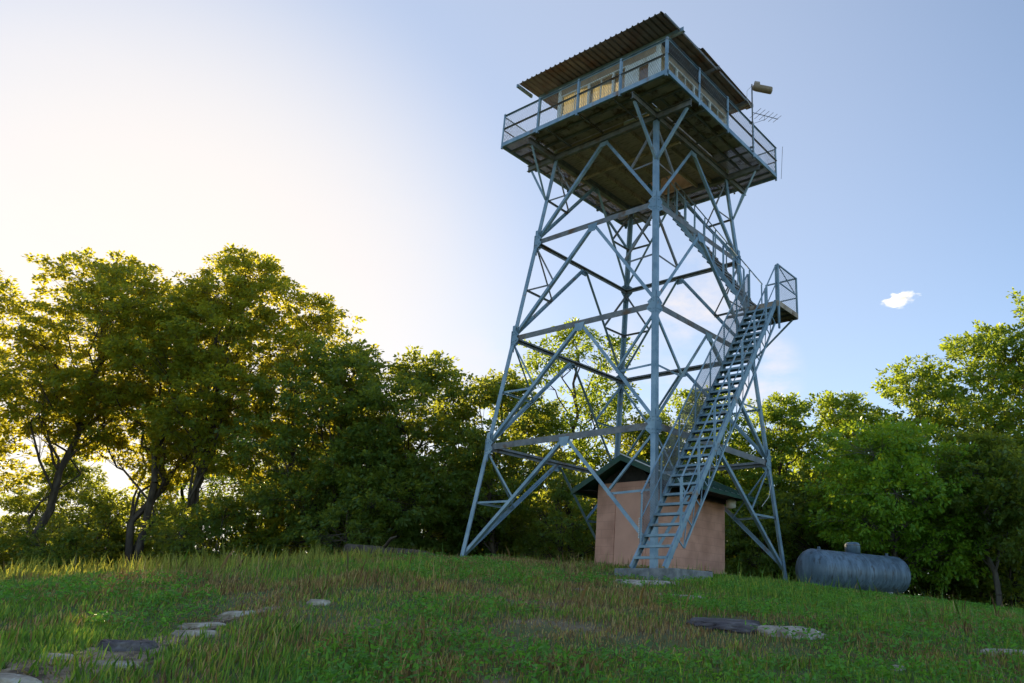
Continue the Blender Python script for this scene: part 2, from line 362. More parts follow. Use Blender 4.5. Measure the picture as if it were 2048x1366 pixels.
# ---------------------------------------------------------------- grass
rng = np.random.default_rng(7)
def scatter(n, d0, d1, p):
    """ground points, denser near the foot of the slope; p: density falls as 1/d^p"""
    uu = rng.random(n); e = 2 - p
    d = (d0 ** e + uu * (d1 ** e - d0 ** e)) ** (1 / e)
    a = -1.02 + rng.random(n) * 1.62          # tan of the bearing
    return a * (d + 1.0), d - 20, d
def blades(n, d0, d1, p, hmin, hmax, wd, keep, colf, bend=.5):
    x, y, d = scatter(n, d0, d1, p); k = keep(x, y, d); x, y, d = x[k], y[k], d[k]; n = len(x)
    z = G(x, y) - .01
    h = (hmin + (hmax - hmin) * rng.random(n) ** 1.6) * (.72 + 1.2 * vnoise(x, y, .45, 3) ** 1.6) * (.75 + .7 * vnoise(x, y, 2.5, 4))
    az = rng.random(n) * 2 * np.pi; lean = az + rng.normal(0, .5, n); ww = wd * (.6 + .8 * rng.random(n)) * (1 + np.clip(d - 8, 0, 30) * .05)
    sx, sy_ = np.cos(az + np.pi / 2) * ww / 2, np.sin(az + np.pi / 2) * ww / 2
    bx, by = np.cos(lean) * h * bend * rng.random(n), np.sin(lean) * h * bend * rng.random(n)
    P = np.zeros((n, 5, 3))
    P[:, 0] = np.stack([x - sx, y - sy_, z], -1); P[:, 1] = np.stack([x + sx, y + sy_, z], -1)
    P[:, 2] = np.stack([x + sx * .8 + bx * .35, y + sy_ * .8 + by * .35, z + h * .6], -1)
    P[:, 3] = np.stack([x + bx, y + by, z + h * .97], -1)
    P[:, 4] = np.stack([x - sx * .8 + bx * .35, y - sy_ * .8 + by * .35, z + h * .6], -1)
    c = colf(x, y, n)
    return P.reshape(-1, 3), np.repeat(c, 5, 0)
def dryness(x, y):
    """0 = lush, 1 = straw; lush at right and near the top, dry patches low left and centre"""
    a = vnoise(x, y, 2.6, 11) * .55 + vnoise(x, y, .8, 12) * .45
    base = np.clip(.62 - .16 * (x + 1.0) - .0 * y, .12, .62)
    base = base - .22 * np.clip((y + 9) / 8, 0, 1)
    return np.clip((a - .46) * 2.9 + base, 0, 1)
GR = np.array([[.080, .185, .024], [.125, .25, .032], [.23, .31, .050], [.095, .205, .045]])
DR = np.array([[.24, .175, .08], [.36, .27, .14], [.19, .16, .06], [.13, .085, .05]])
def gcol(x, y, n):
    dr = dryness(x, y) > rng.random(n) * 1.05 + .12
    g = GR[rng.integers(0, 4, n)] * (.75 + .6 * rng.random((n, 1))); s = DR[rng.integers(0, 4, n)] * (.7 + .6 * rng.random((n, 1)))
    return np.where(dr[:, None], s, g)
TT = R(-37.6458); E1 = V((math.cos(TT), math.sin(TT), 0)); E2 = V((-math.sin(TT), math.cos(TT), 0))
def Wd(x, y, z=0): return E1 * x + E2 * y + V((0, 0, z))
def off_shed(x, y):
    lx = x * E1.x + y * E1.y; ly = x * E2.x + y * E2.y
    shed = (lx > -.42) & (lx < 1.31) & (ly > -.85) & (ly < 2.62); slab = (lx > 2.45) & (lx < 4.3) & (ly > -4.45) & (ly < -2.58)
    return ~(shed | slab)
def near_rock(x, y):
    k = np.zeros(np.shape(x), bool)
    for (a, b, rx, ry, az) in ROCKF:
        ca, sa = math.cos(az), math.sin(az); u = ((x - a) * ca + (y - b) * sa) / rx; v = (-(x - a) * sa + (y - b) * ca) / ry
        k |= (u * u + v * v) < .9
    return k
# rocks: x, y, half length, half width, height, heading, sink, label
ROCKS = [
 ('stepping_stone', -3.62, -12.30, .26, .13, .07, .15, 'pale flat stepping stone at the top of the dirt path'),
 ('stepping_stone', -3.70, -12.72, .27, .12, .05, .0, 'thin pale stepping stone just below the topmost one'),
 ('stepping_stone', -3.45, -13.25, .30, .12, .06, -.15, 'grey stepping stone at mid path beside the grass edge'),
 ('stepping_stone', -3.66, -13.84, .30, .16, .10, .0, 'largest dark stepping stone, undercut, halfway up the path'),
 ('stepping_stone', -3.40, -14.32, .24, .09, .05, .1, 'low narrow stepping stone below the large dark one'),
 ('stepping_stone', -3.86, -14.24, .20, .08, .05, -.1, 'small brown stepping stone at the left edge of the path'),
 ('stepping_stone', -3.72, -14.80, .34, .11, .06, .0, 'lowest stepping stone at the bottom left corner'),
 ('rock', -3.15, -11.62, .12, .06, .06, .2, 'small grey rock in straw beyond the end of the path'),
 ('rock', 1.08, -11.48, .44, .36, .07, -.2, 'dark purplish bedrock slab in the grass at lower right'),
 ('rock', 1.66, -11.66, .46, .26, .08, -.25, 'lichen spotted white and grey rock beside the dark bedrock slab'),
 ('rock', .25, -7.2, .62, .42, .10, -.2, 'flat grey rock shelf right below the concrete stair footing'),
 ('rock', .72, -8.75, .40, .16, .05, -.1, 'thin flat rock below a grass tuft in front of the stair footing'),
 ('rock', -2.34, -4.80, .17, .10, .07, .0, 'small pale rock on the crest left of the shed'),
 ('rock', -.66, -8.90, .10, .05, .05, -.5, 'tiny white stone in the grass below the shed'),
 ('rock', 3.80, -12.0, .38, .12, .07, -.1, 'low grey rock at the right edge of the lawn'),
 ('rock', 2.32, -13.0, .07, .05, .05, .3, 'small pinkish stone in the lower right grass'),
]
ROCKF = [(r[1], r[2], r[3], r[4], r[6]) for r in ROCKS]
def keep_g(x, y, d):
    k = off_shed(x, y) & ~near_rock(x, y)
    pd = path_dist(x, y); return k & ((pd > .02) | (rng.random(len(x)) < .28)) & (rng.random(len(x)) > .35 * (vnoise(x, y, .5, 9) > .72))
P1, C1 = blades(500000, 3.6, 30, 1.1, .022, .088, .010, keep_g, gcol)
P2, C2 = blades(16000, 4.5, 30, .9, .10, .26, .006, lambda x, y, d: keep_g(x, y, d) & (vnoise(x, y, 1.6, 21) > .5), gcol, .45)
grass = np_mesh('grass', np.concatenate([P1, P2]), 5, BLADE, attr=np.concatenate([C1, C2]), aname='col', acolor=True)
tag(grass, 'short mixed green and dry grass covering the slope', 'grass', kind='stuff')
# tall pale grass at the far edge by the woods, catching the low sun
PT, CT = blades(60000, 12, 27, .4, .08, .30, .010, lambda x, y, d: off_shed(x, y) & (((x < -5.0) & (d > 12.5)) | (d > 22.5)), lambda x, y, n: np.array([[.20, .24, .05]]) * (.6 + .9 * rng.random((n, 1))), .5)
tg = np_mesh('tall_grass', PT, 5, BLADE, attr=CT, aname='col', acolor=True)
tag(tg, 'tall thin grass along the foot of the woods', 'grass', kind='stuff')
# straw lying on the path
PS, CS = blades(45000, 4.2, 9.5, .6, .015, .045, .004, lambda x, y, d: (path_dist(x, y) < .28 + .2 * vnoise(x, y, .4, 8)) & ~near_rock(x, y), lambda x, y, n: np.array([[.34, .27, .18]]) * (.6 + .8 * rng.random((n, 1))), 1.6)
PS[:, 2] += 0
stw = np_mesh('straw', PS, 5, BLADE, attr=CS, aname='col', acolor=True)
tag(stw, 'dry straw matted over the dirt path', 'straw', kind='stuff')
# broad leaved ground weeds
def leafquads(c, nrm, dr, ln, wd):
    """folded-less leaf: 6-gon pointed at both ends. arrays (n,3)"""
    s = np.cross(nrm, dr); s /= np.linalg.norm(s, axis=1, keepdims=True) + 1e-9
    ln = ln[:, None]; wd = wd[:, None]
    return np.stack([c - dr * ln * .5, c - dr * ln * .12 + s * wd * .5, c + dr * ln * .25 + s * wd * .36, c + dr * ln * .5 - nrm * ln * .08, c + dr * ln * .25 - s * wd * .36, c - dr * ln * .12 - s * wd * .5], 1)
nw = 14000
x, y, d = scatter(nw, 4.4, 22, 1.0)
k = keep_g(x, y, d) & (vnoise(x, y, 1.3, 31) + np.clip((x - 0) * .06, -.2, .22) > .52); x, y, d = x[k], y[k], d[k]
nl = 9; x = np.repeat(x, nl) + rng.normal(0, .035, len(x) * nl); y = np.repeat(y, nl) + rng.normal(0, .035, len(y) * nl); n = len(x)
z = G(x, y) + .02 + rng.random(n) * .11
dr = rng.normal(0, 1, (n, 3)); dr[:, 2] = np.abs(dr[:, 2]) * .5 + .1; dr /= np.linalg.norm(dr, axis=1, keepdims=True)
nr = rng.normal(0, .5, (n, 3)); nr[:, 2] += 1; nr -= dr * (nr * dr).sum(1, keepdims=True); nr /= np.linalg.norm(nr, axis=1, keepdims=True)
Q = leafquads(np.stack([x, y, z], -1), nr, dr, .035 + .035 * rng.random(n), .014 + .012 * rng.random(n))
wc = np.array([[.08, .22, .03]]) * (.7 + .7 * rng.random((n, 1))) * np.array([[1, 1, 1]])
weeds = np_mesh('weeds', Q.reshape(-1, 3), 6, BLADE, attr=np.repeat(wc, 6, 0), aname='col', acolor=True)
tag(weeds, 'bright green broad leaved weeds among the grass', 'weeds', kind='stuff')

# ---------------------------------------------------------------- rocks
def rock(name, x, y, rx, ry, h, az, label, seed):
    if name == 'stepping_stone': rx *= .74; ry *= .80; h *= .9
    rr = np.random.default_rng(seed); me = bpy.data.meshes.new(name); import bmesh
    bm = bmesh.new(); bmesh.ops.create_icosphere(bm, subdivisions=5, radius=1)
    cuts = [(V(rr.normal(0, 1, 3)).normalized(), .72 + .2 * rr.random()) for _ in range(9)]
    for v in bm.verts:
        c = v.co.copy()
        for nn, dd in cuts:
            e = c.dot(nn) - dd
            if e > 0: c -= nn * e * .92
        nz = float(vnoise(c.x * 1.7 + 5, c.y * 1.7 + c.z, .5, seed)) - .5
        c *= 1 + nz * .22 + (float(vnoise(c.x * 3 + 9, c.y * 3 + c.z * 2, .3, seed + 1)) - .5) * .10 - max(0, .12 - abs(float(vnoise(c.x * 2 + 3, c.y * 2 + c.z, .55, seed + 2)) - .5)) * .9
        c.z = min(c.z, .62 + .08 * float(vnoise(c.x, c.y, .35, seed + 3)))     # flat weathered top
        v.co = V((c.x * rx * 1.05, c.y * ry * 1.05, (c.z - .1) * h * 1.5))
    for f in bm.faces: f.smooth = True
    bm.to_mesh(me); bm.free(); me.materials.append(DROCK if label.startswith(('dark', 'largest dark')) else ROCK)
    o = bpy.data.objects.new(name, me); sc.collection.objects.link(o)
    e = .3; sx = (Gf(x + e, y) - Gf(x - e, y)) / (2 * e); syy = (Gf(x, y + e) - Gf(x, y - e)) / (2 * e)
    nrm = V((-sx * .6, -syy * .45, 1)).normalized(); q = V((0, 0, 1)).rotation_difference(nrm) @ Matrix.Rotation(az, 3, 'Z').to_quaternion()
    o.rotation_mode = 'QUATERNION'; o.rotation_quaternion = q; o.location = (x, y, Gf(x, y) - h * .1)
    return tag(o, label, 'rock', 'stepping stones of the dirt path' if name == 'stepping_stone' else 'rocks in the grass')
DROCK = noise_mat('dark_rock', (.060, .050, .055), (.13, .115, .115), 6, .9, 0, (.20, .19, .18), 6, (.58, .68), bump=1, bscale=24)
for i, r_ in enumerate(ROCKS): rock(*r_, seed=100 + i)

# ---------------------------------------------------------------- lookout tower (tower frame: x = towards the right of the far-left pair, y = from near leg to right leg)
TZ = .75
tower = empty('lookout_tower', (0, 0, TZ), TT, 'tall galvanized steel lattice fire tower with cabin, catwalk and two stair flights', 'lookout tower')
OFF = (0, 0, TZ)
def tb(mb, name, m, parent=None, smooth=False): return mb.build(name, m, parent or tower, smooth, OFF if (parent is None or parent in (tower,)) else OFF)
LV = [.55, 3.7285, 6.698, 9.6075, 12.3734]
hh = lambda z: 1.85 + .09439 * (12.3734 - z)
nd = lambda s, z: V((s[0] * hh(z), s[1] * hh(z), z))
CN = {'N': (1, -1), 'R': (1, 1), 'B': (-1, 1), 'L': (-1, -1)}
for k, s in CN.items():
    zb = Gf(*Wd(s[0] * 2.95, s[1] * 2.95).xy) - .15
    m_ = MB(); m_.ang(nd(s, zb), nd(s, 12.50), (-s[0], 0, 0), (0, -s[1], 0), .125, .014)
    # splice plates lapping the leg joints
    for z in LV[1:4]:
        c = nd(s, z)
        m_.obox(c + V((-s[0] * .062, s[1] * .006, .0)), (.056, 0, 0), (0, .005, 0), (0, 0, .36)); m_.obox(c + V((s[0] * .006, -s[1] * .062, 0)), (.005, 0, 0), (0, .056, 0), (0, 0, .36))
    leg = tb(m_, 'leg', STEEL)
    if k != 'N':
        zb2 = Gf(*Wd(s[0] * 2.95, s[1] * 2.95).xy)
        f_ = MB(); c = nd(s, zb2); f_.box(c.x - .22, c.x + .22, c.y - .22, c.y + .22, zb2 - .4, zb2 + .04); tb(f_, 'footing', CONC)
FACES = [('N', 'R', (1, 0, 0)), ('L', 'N', (0, -1, 0)), ('L', 'B', (-1, 0, 0)), ('B', 'R', (0, 1, 0))]
for a, b, n in FACES:
    n = V(n); A, B = CN[a], CN[b]; tn = (nd(B, 9) - nd(A, 9)).normalized()
    for i in range(1, 4):
        z = LV[i]; p, q = nd(A, z) - n * .02, nd(B, z) - n * .02
        g = MB(); g.ang(p + tn * .02, q - tn * .02, (0, 0, -1), -n, .085, .008); g.ang(p + tn * .02 - n * .004, q - tn * .02 - n * .004, (0, 0, 1), -n, .07, .007); tb(g, 'girt', STEELD)
    for i in range(0, 4):
        z0, z1 = LV[i], LV[i + 1]
        if i == 0: z0 = .95 if a != 'N' else .9
        top = (nd(A, z1) + nd(B, z1)) / 2 - n * .035 - V((0, 0, .05))
        gp = MB(); gp.plate(top + n * .018 + V((0, 0, -.03)), n, (0, 0, 1), [(-.17, .08), (-.10, -.14), (.10, -.14), (.17, .08)], .008); tb(gp, 'gusset_plate', STEEL)
        for S in (A, B):
            low = nd(S, z0) - n * .035 + (top - nd(S, z0)).normalized() * .12
            ax = (top - low).normalized(); side = n.cross(ax); side = side if side.z > 0 else -side
            tb(MB().ang(low, top - ax * .05, side, -n, .085, .008), 'diagonal_brace', STEEL)
            zm = (z0 + z1) / 2; dm = (nd(S, z0) + top) / 2
            if not (i == 0 and S == CN['N'] and a == 'N'):
                tb(MB().ang(nd(S, zm) - n * .05, dm - n * .045 + V((0, 0, 0)), (0, 0, -1), -n, .05, .006), 'strut', STEEL if i < 2 else STEELD)
            tb(MB().ang(nd(S, z1 - .12) - n * .052, dm - n * .052, (0, 0, 1), -n, .052, .006), 'strut', STEEL if i < 2 else STEELD)
    # node plates on the legs in this face
    for i in range(1, 4):
        for S, sg in ((A, 1), (B, -1)):
            c = nd(S, LV[i]) + n * .012 + tn * sg * .06
            o = [(-.085, .21), (.04, .21), (.19, .10), (.13, .02), (.20, -.05), (.19, -.10), (.04, -.22), (-.085, -.22)]
            o = [(x_ * sg, y_) for x_, y_ in o]
            if sg < 0: o = o[::-1]
            # side axis of plate() is up x n; check direction against tn
            sd_ = V((0, 0, 1)).cross(n)
            if sd_.dot(tn) < 0: o = [(-x_, y_) for x_, y_ in o][::-1]
            pm = MB().plate(c - n * .004, n, (0, 0, 1), o, .008)
            for (bx, bz) in ((-.05, .18), (-.05, .10), (.01, .18), (.01, .1), (-.05, -.10), (-.05, -.18), (.01, -.1), (.01, -.18), (.10, .10), (.07, .14), (.10, -.09), (.14, -.07)):
                cc = c + tn * sg * bx + V((0, 0, bz)) + n * .004; pm.tube([cc - n * .004, cc + n * .012], .013, 6)
            tb(pm, 'gusset_plate', STEEL)
# cap beams under the cab, outriggers and their braces
PW, PZ = 2.956, 12.572
for a, b, n in FACES:
    n = V(n); A, B = nd(CN[a], 12.3734), nd(CN[b], 12.3734); tn = (B - A).normalized()
    g = MB(); c = (A + B) / 2 + V((0, 0, .02)); l = 1.85 + 1.10
    g.obox(c + V((0, 0, .10)), tn * l, n * .05, V((0, 0, .006))); g.obox(c + V((0, 0, -.08)), tn * l, n * .05, V((0, 0, .006))); g.obox(c + V((0, 0, .01)), tn * l, n * .005, V((0, 0, .083)))
    tb(g, 'outrigger_beam', STEELD)
    for S, sg in ((CN[a], -1), (CN[b], 1)):
        mid = nd(S, (LV[3] + LV[4]) / 2); end = nd(S, 12.30) + tn * sg * .98
        tb(MB().ang(mid + tn * sg * .02, end, -tn * sg, -n, .07, .008), 'outrigger_brace', STEEL)
# catwalk
cat = MB()
for s in (-1, 1):
    cat.box(-PW, PW, s * PW - .03, s * PW + .03, PZ, PZ + .13); cat.box(s * PW - .029, s * PW + .029, -PW + .031, PW - .031, PZ + .001, PZ + .129)
catw = tb(cat, 'catwalk', STEEL)
jm = MB()
for s in (-1, 1):
    for o_ in (2.22, 2.60):
        jm.box(-2.9, 2.9, s * o_ - .02, s * o_ + .02, PZ + .01, PZ + .085); jm.box(s * o_ - .019, s * o_ + .019, -2.19, 2.19, PZ + .011, PZ + .084)
    for q in (-1.2, 0., 1.2):
        jm.box(q - .025, q + .025, s * 1.88, s * 2.92, PZ - .03, PZ + .008) if s > 0 else jm.box(q - .025, q + .025, -2.92, -1.88, PZ - .03, PZ + .008)
        jm.box(s * 1.9 if s > 0 else -2.92, 2.92 if s > 0 else -1.9, q - .025, q + .025, PZ - .029, PZ + .009)
tb(jm, 'joist', STEELD, catw)
gr = MB()
def hx(a, b, y0, y1, z):     # perforated steel walking plates: bars both ways
    gr.box(a, b, y0, y1, z, z + .006)
GS = .062; dk = MB()
for (x0, x1, y0, y1) in ((-2.92, -1.90, -2.92, 1.85), (1.20, 2.92, 1.86, 2.92), (1.86, 2.92, .95, 1.85), (-2.92, 1.19, 1.86, 2.92)):
    for q in np.arange(x0, x1, GS): gr.box(q, q + .040, y0, y1, PZ + .088, PZ + .094)
    for q in np.arange(y0, y1, GS): gr.box(x0, x1, q, q + .040, PZ + .0945, PZ + .1005)
for (x0, x1, y0, y1) in ((-1.88, 2.92, -2.92, -2.58), (-1.88, 2.92, -2.57, -2.23), (-1.88, 1.86, -2.22, -1.86)):
    for q0, q1 in ((x0, .0), (.008, x1)): dk.box(q0, q1, y0, y1, PZ + .090, PZ + .098)
for (x0, x1) in ((1.88, 2.22), (2.23, 2.57), (2.58, 2.92)):
    for q0, q1 in ((-2.21, -.60), (-.592, .94)): dk.box(x0, x1, q0, q1, PZ + .090, PZ + .098)
tb(dk, 'deck_plate', RUSTY, catw)
tb(gr, 'grating', RUSTY, catw)
# railing
rail = tb(MB().box(-.01, .01, -.01, .01, PZ + .1, PZ + .11), 'railing', STEEL)
RH = 1.0728; bays = np.linspace(-PW, PW, 5)
for sgn, ax in ((-1, 'x'), (1, 'x'), (-1, 'y'), (1, 'y')):
    def pt(t, z, o=0.): return V((t, sgn * (PW + o), z)) if ax == 'x' else V((sgn * (PW + o), t, z))
    nn = V((0, sgn, 0)) if ax == 'x' else V((sgn, 0, 0)); tt = V((1, 0, 0)) if ax == 'x' else V((0, 1, 0))
    for i, t in enumerate(bays):
        if ax == 'y' and i in (0, 4): continue
        sg = -1 if i else 1
        tb(MB().ang(pt(t, PZ - .06, .035), pt(t, PZ + .05 + RH, .035), -nn, tt * sg, .065, .008), 'post', STEEL, rail)
    e = PW
    tb(MB().ang(pt(-e, PZ + RH, .0), pt(e, PZ + RH, .0), (0, 0, -1), nn, .045, .006), 'handrail', STEEL, rail)
    tb(MB().ang(pt(-e, PZ + .62, .0), pt(e, PZ + .62, .0), (0, 0, -1), nn, .042, .006), 'handrail', STEELD, rail)
    for i in range(4):
        mm = MB(); a_, b_ = bays[i] + .04, bays[i + 1] - .04; z0, z1 = PZ + .14, PZ + RH - .01; Hh = z1 - z0; wl = b_ - a_; sp_ = .075
        for dirn in (1, -1):
            c0 = -Hh * .55
            while c0 < wl:
                s0, s1 = c0, c0 + Hh * .55; za, zb = 0., Hh
                if s0 < 0: za = -s0 / .55; s0 = 0
                if s1 > wl: zb = Hh - (s1 - wl) / .55; s1 = wl
                if zb > za + .01:
                    p = pt(a_ + s0 if dirn > 0 else b_ - s0, z0 + za, -.012); q = pt(a_ + s1 if dirn > 0 else b_ - s1, z0 + zb, -.012)
                    mm.bar(p, q, .0045, .0045, nn)
                c0 += sp_
        tb(mm, 'mesh_panel', STEELD, rail)
# cab floor with the stair hatch
fl = MB(); HX0, HX1, HY0, HY1 = -.55, .75, .93, 1.80
for (x0, x1, y0, y1) in ((-1.84, HX0, -1.84, 1.84), (HX1, 1.84, -1.84, 1.84), (HX0, HX1, -1.84, HY0), (HX0, HX1, HY1, 1.84)): fl.box(x0, x1, y0, y1, 12.50, 12.56)
floor_ = tb(fl, 'cab_floor', WOOD)
fj = MB()
for q in (-1.2, -.62, .0, .80, 1.3): fj.box(q - .03, q + .03, -1.78, 1.78 if not (HX0 - .05 < q < HX1 - .0) else HY0 - .02, 12.36, 12.498)
for q in (-.62,): fj.box(-1.78, 1.78, q - .035, q + .035, 12.27, 12.358)
tb(fj, 'joist', WOOD, floor_)
# cabin
CZ = 12.565; CT = 14.86
cab = tb(MB().box(-1.83, 1.83, -1.83, 1.83, CT - .005, CT + .02), 'cabin', TANW)
def wallseg(ax, sgn, a, b, z0, z1, m_, name, th=.04, inset=0.):
    o = 1.83 - inset
    mb = MB()
    if ax == 'x': mb.box(a, b, sgn * o - th / 2, sgn * o + th / 2, z0, z1)
    else: mb.box(sgn * o - th / 2, sgn * o + th / 2, a, b, z0, z1)
    return tb(mb, name, m_, cab)
WZ0, WZ1 = 13.36, 14.55
for sx_ in (-1, 1):
    for sy_c in (-1, 1): tb(MB().box(sx_ * 1.83 - .05, sx_ * 1.83 + .05, sy_c * 1.83 - .05, sy_c * 1.83 + .05, CZ, CT), 'corner_post', PAINTW, cab)
for ax, sgn in (('x', -1), ('x', 1), ('y', -1), ('y', 1)):
    edges = [-1.78, -.95, -.06, .83, 1.78] if ax == 'y' else [-1.78, -.68, .24, .72, 1.78]
    WZ1 = 14.80 if (ax, sgn) == ('y', -1) else 14.55
    hi = 1.78; door = (ax == 'x' and sgn == -1)
    hi = .72 if door else 1.78
    wallseg(ax, sgn, -1.78, hi, CZ, WZ0, TANW, 'wall'); wallseg(ax, sgn, -1.78, hi if not door else 1.78, WZ1 + (0.0 if not door else 0), CT - .01, TANW, 'wall')
    n_ = 3 if door else 4
    for i in range(n_):
        a, b = edges[i], edges[i + 1]
        wn = wallseg(ax, sgn, a + .035, b - .035, WZ0 + .005, WZ1 - .005, GLASS, 'window', .006)
        fm = MB(); wd_ = .035
        def fb(a0, a1, z0, z1, t=.035):
            o = sgn * 1.83
            if ax == 'x': fm.box(a0, a1, o - t, o + t, z0, z1)
            else: fm.box(o - t, o + t, a0, a1, z0, z1)
        fb(a, a + wd_, WZ0, WZ1); fb(b - wd_, b, WZ0, WZ1); fb(a + wd_, b - wd_, WZ0, WZ0 + .04, .034); fb(a + wd_, b - wd_, WZ1 - .04, WZ1, .034)
        mid = (a + b) / 2; fb(mid - .012, mid + .012, WZ0 + .04, WZ1 - .04, .018)
        tb(fm, 'window_frame', PAINTW, cab)
        if (ax, sgn) in (('x', -1), ('y', 1)):
            # gathered curtain hanging inside
            cm_ = MB(); ns = 40; k0 = 0; o = sgn * 1.765
            for j in range(ns + 1):
                t_ = a + .04 + (b - a - .08) * j / ns; wv = .003 * math.sin(j * 1.9) + .002 * math.sin(j * .7)
                for z in (WZ0 - .02, WZ1 + .0): cm_.v.append((t_, o + wv, z) if ax == 'x' else (o + wv, t_, z))
            cm_.f = [(2 * j, 2 * j + 2, 2 * j + 3, 2 * j + 1) for j in range(ns)]
            tb(cm_, 'curtain', CURTAIN, cab)
# the door near the near corner, left face
dm_ = MB(); y_ = -1.83
WZ1 = 14.55; dm_.box(.80, 1.16, y_ - .022, y_ + .022, CZ + .02, WZ1 - .01); dm_.box(1.50, 1.70, y_ - .022, y_ + .022, CZ + .02, WZ1 - .01)
dm_.box(1.16, 1.50, y_ - .021, y_ + .021, CZ + .021, 13.25); dm_.box(1.16, 1.50, y_ - .021, y_ + .021, 14.38, WZ1 - .011)
tb(dm_, 'door', PAINTW, cab); tb(MB().box(1.16, 1.50, y_ - .004, y_ + .004, 13.25, 14.38), 'door_window', GLASS, cab)
tb(MB().box(.72, .795, y_ - .03, y_ + .03, CZ, WZ1).box(1.705, 1.778, y_ - .03, y_ + .03, CZ, WZ1), 'door_frame', PAINTW, cab)
# unseen block added inside to darken the right hand half of the cabin
tb(MB().box(.85, 1.70, .2, 1.70, CZ, 14.3), 'shade_block', TANW, cab)
# roof
def corr(x0, x1, y0, y1, z0, z1, pitch=.191):
    m_ = MB(); prof = []; x = x0
    while x < x1 - 1e-6:
        for dx, dz in ((0, 0), (pitch * .58, 0), (pitch * .72, .045), (pitch * .86, .045)):
            if x + dx <= x1: prof.append((x + dx, dz))
        x += pitch
    prof.append((x1, 0)); ny_ = 2
    for (px0, dz) in prof:
        m_.v.append((px0, y0, z0 + dz)); m_.v.append((px0, y1, z1 + dz))
    m_.f = [(2 * i, 2 * i + 2, 2 * i + 3, 2 * i + 1) for i in range(len(prof) - 1)]
    return m_
roof = tb(corr(-2.86, 2.50, -2.63, -.55, 14.98, 15.07), 'roof', ROOFM); mo = roof.modifiers.new('s', 'SOLIDIFY'); mo.thickness = .006
sh2 = tb(corr(-2.88, 2.56, -.70, 2.14, 15.135, 15.02), 'roof_sheet', ROOFM, roof); mo = sh2.modifiers.new('s', 'SOLIDIFY'); mo.thickness = .006
for (yy, zz, x0, x1) in ((-1.80, 14.95, -2.78, 2.66), (.16, 15.0, -2.7, 2.62), (1.95, 14.93, -2.8, 2.60)):
    tb(MB().box(x0, x1, yy - .045, yy + .045, zz - .09, zz - .08).box(x0, x1, yy - .045, yy - .037, zz - .079, zz + .04), 'roof_beam', STEEL if yy < 0 else STEELD, roof)
tb(MB().box(-2.93, -2.87, -2.66, -2.02, 14.86, 14.965), 'roof_fascia', STEEL, roof); tb(MB().box(2.51, 2.55, -2.55, 2.1, 14.90, 14.97), 'roof_fascia', STEELD, roof)
tb(MB().box(2.35, 2.60, 2.10, 2.20, 14.86, 14.98).box(-2.86, 2.35, 2.15, 2.19, 14.90, 14.99), 'roof_fascia', RUSTY, roof)

# stairs: flight 1 runs outside the right-hand face, flight 2 turns in towards the hatch
def flight(P0, P1, side, width, nst, name):
    """P0,P1 bottom/top of one stringer line; side unit vector to the other stringer"""
    P0, P1, side = V(P0), V(P1), V(side); d = P1 - P0; hd = V((d.x, d.y, 0)).normalized()
    root = tb(MB().bar(P0, P1, .012, .12).bar(P0 + side * width, P1 + side * width, .012, .12), name, STEEL)
    # small flange of the channel
    nrm = side.cross(d.normalized()); nrm = nrm if nrm.z > 0 else -nrm
    fl_ = MB()
    for o_, sg in ((0, 1), (width, -1)):
        for k_ in (-.06, .06): fl_.obox((P0 + P1) / 2 + side * (o_ + sg * .024) + nrm * k_, d / 2, side * .02, nrm * .004)
    tb(fl_, 'stringer_flange', STEEL, root)
    for i in range(1, nst):
        c = P0 + d * (i / nst) + side * width / 2
        tb(MB().obox(c, side * (width / 2 - .01), hd * .105, (0, 0, .006)).obox(c - hd * .105 - V((0, 0, .018)), side * (width / 2 - .01), hd * .004, (0, 0, .024)).obox(c + hd * .10 - V((0, 0, .014)), side * (width / 2 - .012), hd * .004, (0, 0, .02)), 'tread', STEEL if nst > 25 else STEELD, root)  # upper flight takes the darker steel: shade painted into its tread colour
    return root, P0, d, hd
def stair_rail(root, base, d, side, f0, f1, n, h=1.05, mid=True, diag=True, mesh=False, start=None):
    ps = [base + d * (f0 + (f1 - f0) * i / n) for i in range(n + 1)]
    up = V((0, 0, 1)); m_ = MB(); m_.tube([ps[0] + up * h, ps[-1] + up * h], .019, 8); tb(m_, 'handrail', STEEL, root)
    if mid: tb(MB().tube([ps[0] + up * h * .52, ps[-1] + up * h * .52], .014, 6), 'handrail', STEEL, root)
    for i, p in enumerate(ps): tb(MB().ang(p - up * .10, p + up * h, d.normalized(), side, .042, .006), 'post', STEEL, root)
    if diag:
        for i in range(0, n - 1, 2):
            q = ps[i] + d * (h / d.z); tb(MB().tube([ps[i] + up * .03, q + up * .0 + V((0, 0, 0))], .007, 5), 'diagonal_rod', STEEL, root)
    if mesh:
        mm = MB(); L_ = (ps[-1] - ps[0]).length; dn = d.normalized(); k_ = 0.
        while k_ < L_:
            a = ps[0] + dn * k_; mm.bar(a + up * .05, a + up * (h - .02) + V((0, 0, 0)), .004, .004)
            k_ += .05
        for j in range(1, 20): mm.bar(ps[0] + up * h * j / 20, ps[-1] + up * h * j / 20, .004, .004)
        tb(mm, 'mesh_panel', STEELD, root)
LZ = 7.58
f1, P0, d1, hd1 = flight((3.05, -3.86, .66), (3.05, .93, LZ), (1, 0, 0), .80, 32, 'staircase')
stair_rail(f1, V((3.04, -3.86, .66)), d1, V((1, 0, 0)), .055, .985, 7, 1.05, True, False, True)
stair_rail(f1, V((3.86, -3.86, .66)), d1, V((-1, 0, 0)), .10, 1.0, 7, 1.05, True, False, False)
ck = MB(); dn_ = d1.normalized(); dwn = V((0, dn_.z, -dn_.y)); a_ = V((3.85, -3.86, .66)) + d1 * .08; b_ = V((3.85, -3.86, .66)) + d1 * .93
